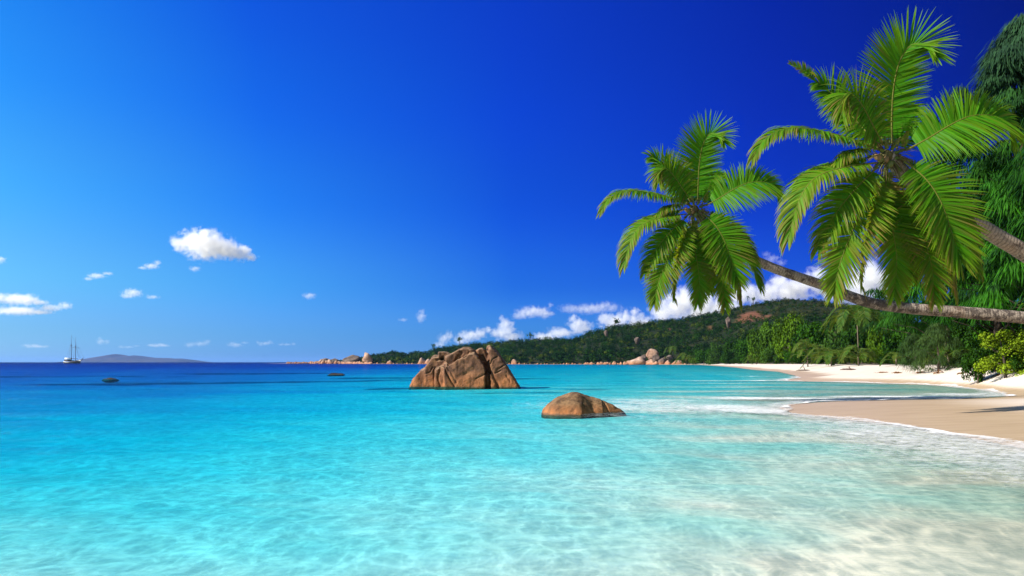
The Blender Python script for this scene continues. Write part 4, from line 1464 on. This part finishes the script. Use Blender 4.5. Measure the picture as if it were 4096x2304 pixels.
c = mixc(t, math_(t, 'MULTIPLY', rust, .35), c, (.36, .19, .09))
rs = math_(t, 'SINE', math_(t, 'ADD', math_(t, 'MULTIPLY', ring, 46.0), math_(t, 'MULTIPLY', n1.outputs[0], 5.0)))
rline = math_(t, 'POWER', math_(t, 'MULTIPLY_ADD', rs, .5, .5), 6.0)
c = mixc(t, math_(t, 'MULTIPLY', rline, .45), c, (.05, .035, .028))
b1 = N(t, "ShaderNodeBump", {"Strength": .7, "Distance": .03, "Height": math_(t, 'ADD', n2.outputs[0], math_(t, 'MULTIPLY', rline, -.6))})
out_surf(t, N(t, "ShaderNodeBsdfPrincipled", {"Base Color": c, "Roughness": .85, "Specular IOR Level": .2, "Normal": b1.outputs[0]}).outputs[0])


def palm_trunk(pts, rads, parent):
    path = catmull(pts, 150)
    L = [0]
    for a, b in zip(path, path[1:]): L.append(L[-1] + (b - a).length)
    n = 20
    rr = np.interp(np.linspace(0, 1, 150), np.linspace(0, 1, len(rads)), rads)
    mb = MB()
    rads2 = [r * (1 + .018 * math.sin(l * 46) + .03 * noise.noise(Vector((l * 1.5, 0, 3)))) for r, l in zip(rr, L)]
    mb.tube(path, rads2, n)
    al = np.repeat(np.array(L), n)
    return obj("trunk", np_mesh("trunk", mb.V, mb.F, m_trunk, True, None, {"along": al}), parent)


def dp(X, Y, d, dep, org):
    """picture position (2576 px wide) at distance d + dep, relative to the crown"""
    return at(X / 2.5156, Y / 2.5156, d + dep) - org


D1, D2 = 28.0, 40.0
O1 = at(2232 / 2.5156, 392 / 2.5156, D1)
O2 = at(1746 / 2.5156, 526 / 2.5156, D2)
palm_l = copy_tree(palm)
palm.location = O1
palm_l.location = O2
S2 = .68 * D2 / D1
palm_l.scale = (S2, S2, S2)
palm_l["label"] = "smaller leaning coconut palm whose long trunk crosses in front of the hill"
gr = [(2234, 392, .15), (2300, 465, .7), (2380, 536, 1.1), (2450, 562, 1.3), (2520, 602, 1.4), (2580, 638, 1.5), (2690, 715, 1.5), (2800, 815, 1.4), (2880, 935, 1.2), (2915, 1050, 1.0)]
palm_trunk([dp(X, Y, D1, dp_, O1) for X, Y, dp_ in gr], [.24, .26, .27, .28, .29, .30, .31, .33, .38, .46], palm)
gl_ = [(1748, 528, .2), (1790, 585, 1.0), (1838, 634, 1.6), (1885, 649, 1.9), (1950, 676, 2.1), (2015, 699, 2.2), (2080, 721, 2.2), (2140, 746, 2.2), (2200, 764, 2.2), (2300, 777, 2.1), (2400, 784, 2.0), (2576, 799, 1.6),
       (2760, 818, 1.0), (2900, 845, .4), (3010, 890, 0), (3080, 950, -.3), (3110, 1010, -.5)]
pts = [dp(X, Y, D2, dp_, O2) / S2 for X, Y, dp_ in gl_]
palm_trunk(pts, [v / S2 for v in [.20, .22, .23, .24, .245, .25, .26, .27, .28, .29, .30, .32, .34, .36, .39, .43, .5]], palm_l)
# the bigger palm also shows the broken outer half of an upper frond and a ragged dry one
v_, f_, t_ = frond_geo([pp(520, 335, 150), (pp(470, 285, 140)), pp(430, 262, 130), pp(372, 240, 120)], FACE, 42 * KP, 42 * KP, .02, rng, 26, .012, .25, brown=.35, yellow=.1)
o = obj("frond", np_mesh("frond", v_, f_, PALM_LEAF, False, t_), palm)
o["label"] = "broken frond tip sticking out to the left"


# ---------------------------------------------------------------- small palms along the beach
def little_palm(px, cy, base_y, d, size, nf, seed, label, up=.9):
    rg_ = np.random.default_rng(seed)
    c_ = at(px, cy, d)
    z0 = gz1(c_.x, d)
    root = empty("young_palm", (c_.x, d, z0 - .05), label, "palm tree", "young palms along the top of the beach")
    h = max(.25, c_.z - z0)
    mb = MB()
    mb.tube([(.05 * h, 0, -.2), (.02 * h, 0, h * .5), (0, 0, h)], [.16, .12, .10], 8, (.16, .12, .085))
    mb.build("trunk", BARK, root, True)
    ln = size / F * d
    for k in range(nf):
        a = k / nf * 6.28 + rg_.uniform(-.25, .25)
        e = (.15 + 1.25 * ((k * .618) % 1.0)) * up
        dirh = Vector((math.cos(a), math.sin(a), 0))
        lowf = (k * .37) % 1.0 if base_y > 360 else 0
        p0 = Vector((0, 0, h * (1 - .55 * lowf)))
        L_ = ln * rg_.uniform(.8, 1.1)
        p1 = p0 + dirh * L_ * .35 * math.cos(e) + Vector((0, 0, L_ * .38 * math.sin(e)))
        p2 = p0 + dirh * L_ * .72 * math.cos(e * .8) + Vector((0, 0, L_ * .40 * math.sin(e)))
        p3 = p0 + dirh * L_ * .98 + Vector((0, 0, L_ * (.22 * math.sin(e) - (.28 if base_y > 360 else .48))))
        v_, f_, t_ = frond_geo([p0, p1, p2, p3], dirh * .12 + Vector((0, 0, 1)), L_ * .26, L_ * .26, .32, rg_, 34, L_ * .009, .12, base=(.035, .115, .012), tip=(.20, .24, .04), seg=2, width=L_ * .022, yellow=rg_.uniform(0, .35))
        obj("frond", np_mesh("frond", v_, f_, PALM_LEAF, False, t_), root)
    return root


little_palm(857, 318, 352, 172, 34, 12, 1, "taller young palm with drooping crown below the leaning trunk")
little_palm(807, 347, 365, 178, 22, 11, 2, "young palm by the sand, leftmost of the three stemless ones")
little_palm(831, 355, 365, 160, 26, 12, 3, "sprawling young palm with pale arching leaves, middle of the three at the sand", .7)
little_palm(858, 353, 365, 146, 22, 10, 4, "young palm with yellowish leaves, right of the sprawling one")
little_palm(948, 354, 366, 82, 30, 10, 5, "low young palm with yellow leaves beneath the feathery sapling", .6)
little_palm(896, 357, 366, 130, 17, 9, 6, "small pale young palm in the shade at the sand edge")
little_palm(756, 357, 365, 330, 12, 9, 7, "little palm at the bend of the beach")
little_palm(686, 357, 364, 620, 12, 9, 8, "little palm at the start of the sand next to the rock pile")
little_palm(672, 350, 357, 680, 10, 9, 9, "pale young palm on the slope above the rock pile's right end")

# ---------------------------------------------------------------- schooner
DS = 1250.0
ks = DS / F / 36.22


def sc(x, z, y=0.0):
    return ((x - 640) * ks, y, (1277 - z) * ks)


org = at((220 + 640 / 9.055) / 4, HZ + F * EYE / DS, DS)
ship = empty("schooner", (org.x, DS, 0), "two masted schooner at anchor with furled sails near the horizon", "ship")
hb = MB()
st = [(318, 1195, 1250, 2.2), (345, 1205, 1275, 2.9), (430, 1215, 1285, 3.4), (560, 1212, 1287, 3.6), (700, 1195, 1287, 3.4), (800, 1170, 1287, 2.7), (880, 1155, 1285, 1.7), (925, 1150, 1280, .35)]
ring_n = 19
for i, (x, zt, zb, hw) in enumerate(st):
    for k in range(ring_n):
        a = -math.pi / 2 + math.pi * k / (ring_n - 1)
        X, _, Zt = sc(x, zt)
        Zb = sc(x, zb)[2] - .6
        yy = math.sin(a) * hw
        zz = Zt + (Zb - Zt) * math.cos(a) ** .6 if abs(math.cos(a)) > 1e-6 else Zt
        hb.V.append((X, yy, zz)); hb.T.append((1, 1, 1))
for i in range(len(st) - 1):
    for k in range(ring_n - 1):
        hb.F.append((i * ring_n + k, i * ring_n + k + 1, (i + 1) * ring_n + k + 1, (i + 1) * ring_n + k))
    hb.F.append((i * ring_n, (i + 1) * ring_n, (i + 1) * ring_n + ring_n - 1, i * ring_n + ring_n - 1))
hb.F.append(tuple(range(ring_n)))
hb.F.append(tuple((len(st) - 1) * ring_n + k for k in range(ring_n))[::-1])
hb.T = [(.80, .80, .80) if v[2] > 2.1 + 3.0 * sm(-9, 5, v[0]) else (.012, .012, .018) for v in hb.V]
hb.build("hull", PLAIN, ship)
mb = MB(); mb.box(sc(470, 1160), (9.5, 4.6, 2.8), (.035, .03, .03)); mb.box(sc(620, 1180), (4.5, 3.6, 1.5), (.06, .05, .05)); mb.build("deckhouse", PLAIN, ship)
mb = MB(); mb.box(sc(480, 1092), (8.6, 5.2, 1.6), (.82, .82, .82)); mb.build("awning", PLAIN, ship)
DKW = (.03, .026, .035)
for x, top, cross in ((592, 250, 615), (746, 315, 655)):
    mb = MB(); mb.tube([sc(x, 1200), sc(x, cross), sc(x + 2, cross - 90), sc(x + 4, top)], [.42, .36, .22, .12], 7, DKW); ma = mb.build("mast", PLAIN, ship, True)
    mb = MB(); mb.tube([sc(x - 55, cross), sc(x + 50, cross)], .16, 6, DKW); mb.tube([sc(x, cross + 30), sc(x, cross - 5)], [.4, .9], 8, DKW); mb.build("crosstree", PLAIN, ma)
mb = MB(); mb.tube([sc(605, 692), sc(915, 720)], .2, 6, DKW); mb.build("yard", PLAIN, ship)
mb = MB(); mb.tube([sc(880, 1165), sc(1055, 1060)], [.35, .2], 7, DKW); mb.tube([sc(880, 1150), sc(960, 1160), sc(1030, 1085)], [.5, .5, .2], 7, (.05, .045, .05)); mb.build("bowsprit", PLAIN, ship, True)
mb = MB(); mb.tube([sc(600, 1100), sc(720, 1110)], [.45, .3], 7, DKW); mb.tube([sc(700, 1100), sc(830, 1112)], [.5, .35], 7, DKW); mb.build("boom", PLAIN, ship, True)
mb = MB()
for a, b in (((560, 640), (470, 1080)), ((565, 640), (500, 1080)), ((592, 520), (400, 1070)), ((620, 640), (660, 1110)), ((746, 660), (650, 1110)), ((760, 660), (850, 1090)), ((752, 560), (1040, 1060)), ((746, 660), (930, 1090)), ((770, 700), (870, 1100)), ((592, 250), (746, 560))):
    mb.tube([sc(*a, .3), sc(*b, 1.0)], .07, 4, (.10, .10, .12))
mb.build("rigging", PLAIN, ship)
# ---------------------------------------------------------------- debris on the beach
LITTER = tint_mat("dry_leaves", .9, .1)


def litter_pile(px, py, d, wpx, label, seed, hpile=.12):
    rg_ = np.random.default_rng(seed)
    x = (px - 512) / F * d
    w = wpx / F * d / 2
    n = 90
    P_ = np.column_stack([x + rg_.normal(0, .45 * w, n), d + rg_.normal(0, .5 * w + .15, n)])
    z_ = ground_z(P_[:, 0], P_[:, 1])[0] + hpile * rg_.random(n) * np.exp(-((P_[:, 0] - x) / w) ** 2 * 2) + .02
    Nn = unit(rg_.normal(size=(n, 3)) * .6 + np.array([0, 0, 1]))
    tc = np.array([.16, .07, .025]) + rg_.random((n, 1)) * np.array([.20, .11, .045])
    v_, f_, t_ = cards(np.column_stack([P_, z_]), Nn, rg_.uniform(.10, .26, n), rg_.uniform(.05, .14, n), rg_, tc)
    o = obj("leaf_litter", np_mesh("leaf_litter", v_, f_, LITTER, False, t_))
    return tag(o, label, "dry leaves", "dry leaf litter on the beach")


def row_d(py, px):
    """distance at which the ground shows at this picture row"""
    ds = np.geomspace(20, 500, 900)
    z = ground_z((px - 512) / F * ds, ds)[0]
    row = HZ + F * (EYE - z) / ds
    k = np.argmin(np.abs(row - py))
    return float(ds[k])


for px, py, w, lab, hp_ in ((938.5, 373.3, 7, "biggest clump of rusty dry leaves on the dry sand below the overhanging trees", .30), (897, 373.2, 5, "small rusty leaf clump left of the biggest one", .12), (882, 372.6, 9, "thin line of rusty leaf litter, leftmost on the dry sand", .04),
                            (962, 373.6, 8, "scattered brown leaves right of the biggest clump", .06), (1000, 374.8, 10, "flat brown litter near the right edge of the sand", .06), (920, 372.6, 8, "sparse litter between the two rusty clumps", .03)):
    litter_pile(px, py, row_d(py, px), w, lab, int(px), hp_)
for px, py, w, lab, sd in ((803, 364.6, 14, "bare grey driftwood branch with one arm up on the far sand", 1), (848, 364.8, 16, "dark reddish driftwood lying at the sand edge before the young palms", 2)):
    d = 150 if sd == 1 else 128
    x = (px - 512) / F * d
    z = gz1(x, d) + .1
    mb = MB()
    w_ = w / F * d / 2
    c_ = (.20, .16, .13) if sd == 1 else (.11, .05, .035)
    mb.tube([(-w_, 0, 0), (-.2 * w_, .1, .10), (w_ * .6, 0, .06), (w_, -.1, .02)], [.05, .12, .13, .05], 7, c_)
    mb.tube([(.3 * w_, 0, .08), (.15 * w_, 0, .5), (0, 0, 1.0 if sd == 1 else .3)], [.08, .06, .03], 6, c_)
    mb.tube([(-.3 * w_, 0, .08), (-.5 * w_, -.3, .15), (-.9 * w_, -.5, .2)], [.06, .05, .02], 6, c_)
    tag(mb.build("driftwood", BARK, None, True, (x, d, z)), lab, "driftwood")

# ---------------------------------------------------------------- clouds
def cloud_mat(puffs, k, dens, nscale, rough, soft):
    """vapour thickest in the middle of each puff and torn into wisps at its rim"""
    m, t = mat_new("cloud_vapour")
    P_ = N(t, "ShaderNodeTexCoord").outputs["Object"]
    nz = N(t, "ShaderNodeTexNoise", {"Vector": P_, "Scale": nscale, "Detail": 6.0, "Roughness": .60, "Distortion": .3})
    acc = None
    for c_, r_ in puffs:
        a_ = N(t, "ShaderNodeVectorMath", {0: P_, 1: c_}, operation='SUBTRACT')
        b_ = N(t, "ShaderNodeVectorMath", {0: a_.outputs[0], 1: r_}, operation='DIVIDE')
        l_ = N(t, "ShaderNodeVectorMath", {0: b_.outputs[0]}, operation='LENGTH').outputs["Value"]
        acc = l_ if acc is None else math_(t, 'SMOOTH_MIN', acc, l_, .25)
    f = math_(t, 'SUBTRACT', .92, acc)
    f = math_(t, 'ADD', f, math_(t, 'MULTIPLY', math_(t, 'SUBTRACT', nz.outputs[0], .5), rough))
    mr = N(t, "ShaderNodeMapRange", {0: f, 1: -.05, 2: soft, 3: 0.0, 4: dens})
    pv = N(t, "ShaderNodeVolumePrincipled", {"Color": (.955, .955, .955, 1), "Density": mr.outputs[0], "Anisotropy": .15})
    o = t.nodes.new("ShaderNodeOutputMaterial")
    t.links.new(pv.outputs[0], o.inputs[1])
    return m


def cloud(puffs, d, label, dens=.05, thr=.47, nsc=.018, thick=1.0, seed=0, group="clouds", rough=2.9, soft=.95):
    """puffs: (px, py, rx px, ry px) merged into one soft body of vapour at distance d"""
    k = d / F
    c0 = at(puffs[0][0], puffs[0][1], d)
    rg_ = random.Random(seed)
    hulls_, body = [], []
    for (px, py, rx, ry) in puffs:
        p = at(px, py, d) - c0
        p.y += rg_.uniform(-.3, .3) * rx * k
        rad = (rx * k, (rx + ry) * .5 * k * thick, ry * k)
        body.append((tuple(p), rad))
        bm_pts = []
        for i in range(70):
            v_ = Vector((rg_.gauss(0, 1), rg_.gauss(0, 1), rg_.gauss(0, 1))).normalized() * 1.5
            bm_pts.append((p.x + v_.x * rad[0], p.y + v_.y * rad[1], p.z + v_.z * rad[2]))
        hulls_.append(bm_pts)
    vox = max(min(p[3] for p in puffs) * k * .3, k * .5)
    V_, N_, F_ = remeshed(hulls_, vox, 2, "cloud")
    rmin = sum(p[3] for p in puffs) / len(puffs) * k
    o = obj("cloud", np_mesh("cloud", V_, F_, cloud_mat(body, k, dens, 1.3 / rmin, rough, soft), True), None, c0)
    return tag(o, label, "cloud", group)


CD = 4200.0
cloud([(208, 246, 22, 15), (192, 240, 16, 10), (180, 244, 9, 8), (225, 250, 20, 10), (240, 253, 10, 9), (252, 257, 8, 4), (215, 238, 9, 7), (205, 233, 9, 6)], CD, "biggest single cloud, white and woolly, high on the left", .045, .45, .022, 1, 1)
cloud([(150, 266, 8, 3.2), (157, 263, 4, 3), (143, 268, 5, 2)], CD, "small ragged cloud below left of the biggest one", .03, .48, .03, 1, 2)
cloud([(97, 276, 9, 3), (107, 273.5, 6, 2), (89, 279, 5, 2)], CD, "streaky little cloud above the schooner", .03, .48, .03, 1, 3)
cloud([(195, 269, 6, 3)], CD, "faint scrap of cloud right under the biggest one", .02, .5, .03, 1, 4)
cloud([(132, 293, 10, 5), (128, 296, 7, 3), (152, 297, 7, 2)], CD, "pale tufted cloud above the island", .026, .48, .028, 1, 5)
cloud([(12, 299, 18, 6), (-8, 298, 14, 7), (30, 300, 12, 6), (40, 303, 10, 3)], CD, "long white cloud upper layer at the left edge", .035, .46, .022, 1, 6)
cloud([(20, 311, 26, 4.5), (50, 308, 12, 4), (66, 306, 8, 4), (-10, 310, 16, 5), (40, 312, 14, 3)], CD, "flat lower layer of the cloud at the left edge", .028, .46, .022, 1, 7)
cloud([(0, 260, 6, 4)], CD, "white cloud scrap touching the left edge", .03, .48, .03, 1, 8)
cloud([(309, 296, 7, 3.5)], CD, "lone little oval cloud in the middle of the blue sky", .02, .48, .03, 1, 9)
cloud([(421, 317, 5.5, 6), (422, 312, 4, 3.5), (403, 320, 5, 2)], CD, "upright wisp of cloud above the headland", .016, .48, .03, 1, 10)
for i, (px, py, rx, ry, lab) in enumerate([(36, 346.5, 16, 2, "faint streak of cloud low over the left horizon"), (101, 342, 8, 4, "slanting wisp just right of the schooner's masts"), (128, 347, 10, 1.6, "faint dash of cloud over the island's left slope"), (162, 345.5, 13, 2, "faint dash of cloud over the island's right slope"),
                                           (200, 344, 13, 3, "brighter low cloud right of the island"), (235, 345, 14, 2.6, "wide faint smear of cloud over the open horizon"), (265, 343.5, 9, 2.6, "small oval low cloud over the open horizon"), (287, 344.5, 8, 1.5, "thinnest wisp left of the headland")]):
    rq = random.Random(60 + i)
    cloud([(px, py, rx * .6, ry * .8)] + [(px + rq.uniform(-.9, .9) * rx, py + rq.uniform(-.9, .35) * ry, rx * rq.uniform(.18, .42), ry * rq.uniform(.5, 1.15)) for _ in range(5)], CD * 1.1, lab, .011 * rq.uniform(.7, 1.3), .47, .028, 1, 20 + i)
# the bank behind the hill
BK = 5200.0
cloud([(444, 339, 7, 6), (449, 335, 5, 5), (440, 344, 6, 4)], BK, "little cumulus head at the left end of the cloud bank", .016, .45, .018, 1, 40, "cloud bank behind the hill")
cloud([(470, 336, 14, 6), (480, 333, 8, 6), (488, 330, 5, 4), (462, 340, 9, 5)], BK, "low rounded cumulus second from the left of the bank", .020, .45, .018, 1, 41, "cloud bank behind the hill")
cloud([(505, 325, 8, 7), (503, 320, 5, 5), (500, 333, 10, 7), (508, 330, 8, 8), (512, 337, 12, 7)], BK, "upright cumulus tower left of centre in the bank", .024, .45, .018, 1, 42, "cloud bank behind the hill")
cloud([(532, 312, 16, 6), (524, 314, 9, 5), (545, 313, 9, 6), (518, 316, 7, 4), (551, 305, 3, 3)], BK * 1.1, "detached grey white puff floating above the bank", .014, .46, .018, 1, 43, "cloud bank behind the hill")
cloud([(590, 309, 22, 5.5), (605, 306, 14, 5), (570, 309, 12, 5), (612, 308, 10, 4)], BK * 1.1, "thin veil of cloud above the middle of the bank", .008, .46, .016, 1, 44, "cloud bank behind the hill")
cloud([(577, 325, 10, 8), (574, 319, 6, 5), (582, 328, 12, 7), (560, 333, 14, 6), (545, 338, 14, 6)], BK, "bright cumulus with a pointed top over the middle ridge", .026, .44, .018, 1, 45, "cloud bank behind the hill")
cloud([(615, 322, 16, 9), (605, 318, 8, 6), (625, 316, 10, 7), (634, 312, 6, 5), (640, 322, 16, 9)], BK, "broad cumulus left of the smaller palm's hanging fronds", .026, .44, .018, 1, 46, "cloud bank behind the hill")
cloud([(680, 305, 22, 14), (684, 294, 12, 9), (665, 312, 16, 10), (704, 298, 14, 10), (700, 312, 22, 14), (740, 296, 18, 12), (745, 288, 9, 8), (722, 306, 20, 12)], BK, "big bright cumulus behind the smaller palm's lowest fronds", .030, .43, .016, 1, 47, "cloud bank behind the hill")
cloud([(790, 290, 24, 14), (780, 282, 12, 8), (808, 282, 14, 10), (816, 274, 10, 8), (766, 294, 16, 10), (828, 288, 18, 14)], BK, "tall cumulus rising behind the top of the hill", .030, .43, .016, 1, 48, "cloud bank behind the hill")
cloud([(862, 284, 20, 20), (872, 270, 14, 12), (848, 296, 14, 12), (885, 285, 16, 18)], BK, "cumulus showing between the hanging fronds of the bigger palm", .030, .43, .016, 1, 49, "cloud bank behind the hill")
cloud([(772, 259, 8, 5), (766, 254, 5, 3), (780, 263, 6, 4)], BK * 1.1, "faint wisp under the smaller palm's trunk", .008, .47, .016, 1, 50, "cloud bank behind the hill")

# ---------------------------------------------------------------- thin sea haze
m_haze, t = mat_new("haze")
hv = N(t, "ShaderNodeVolumePrincipled", {"Color": (.22, .45, 1.0, 1), "Density": 0.000020, "Anisotropy": .2})
o_ = t.nodes.new("ShaderNodeOutputMaterial")
t.links.new(hv.outputs[0], o_.inputs[1])
mb = MB()
mb.box((0, 0, 0), (1, 1, 1))
hz = mb.build("haze", m_haze)
hz.location = (0, 14800, 64)
hz.scale = (31000, 31000, 136)
tag(hz, "thin bluish sea haze over the whole bay", "haze", kind='stuff')
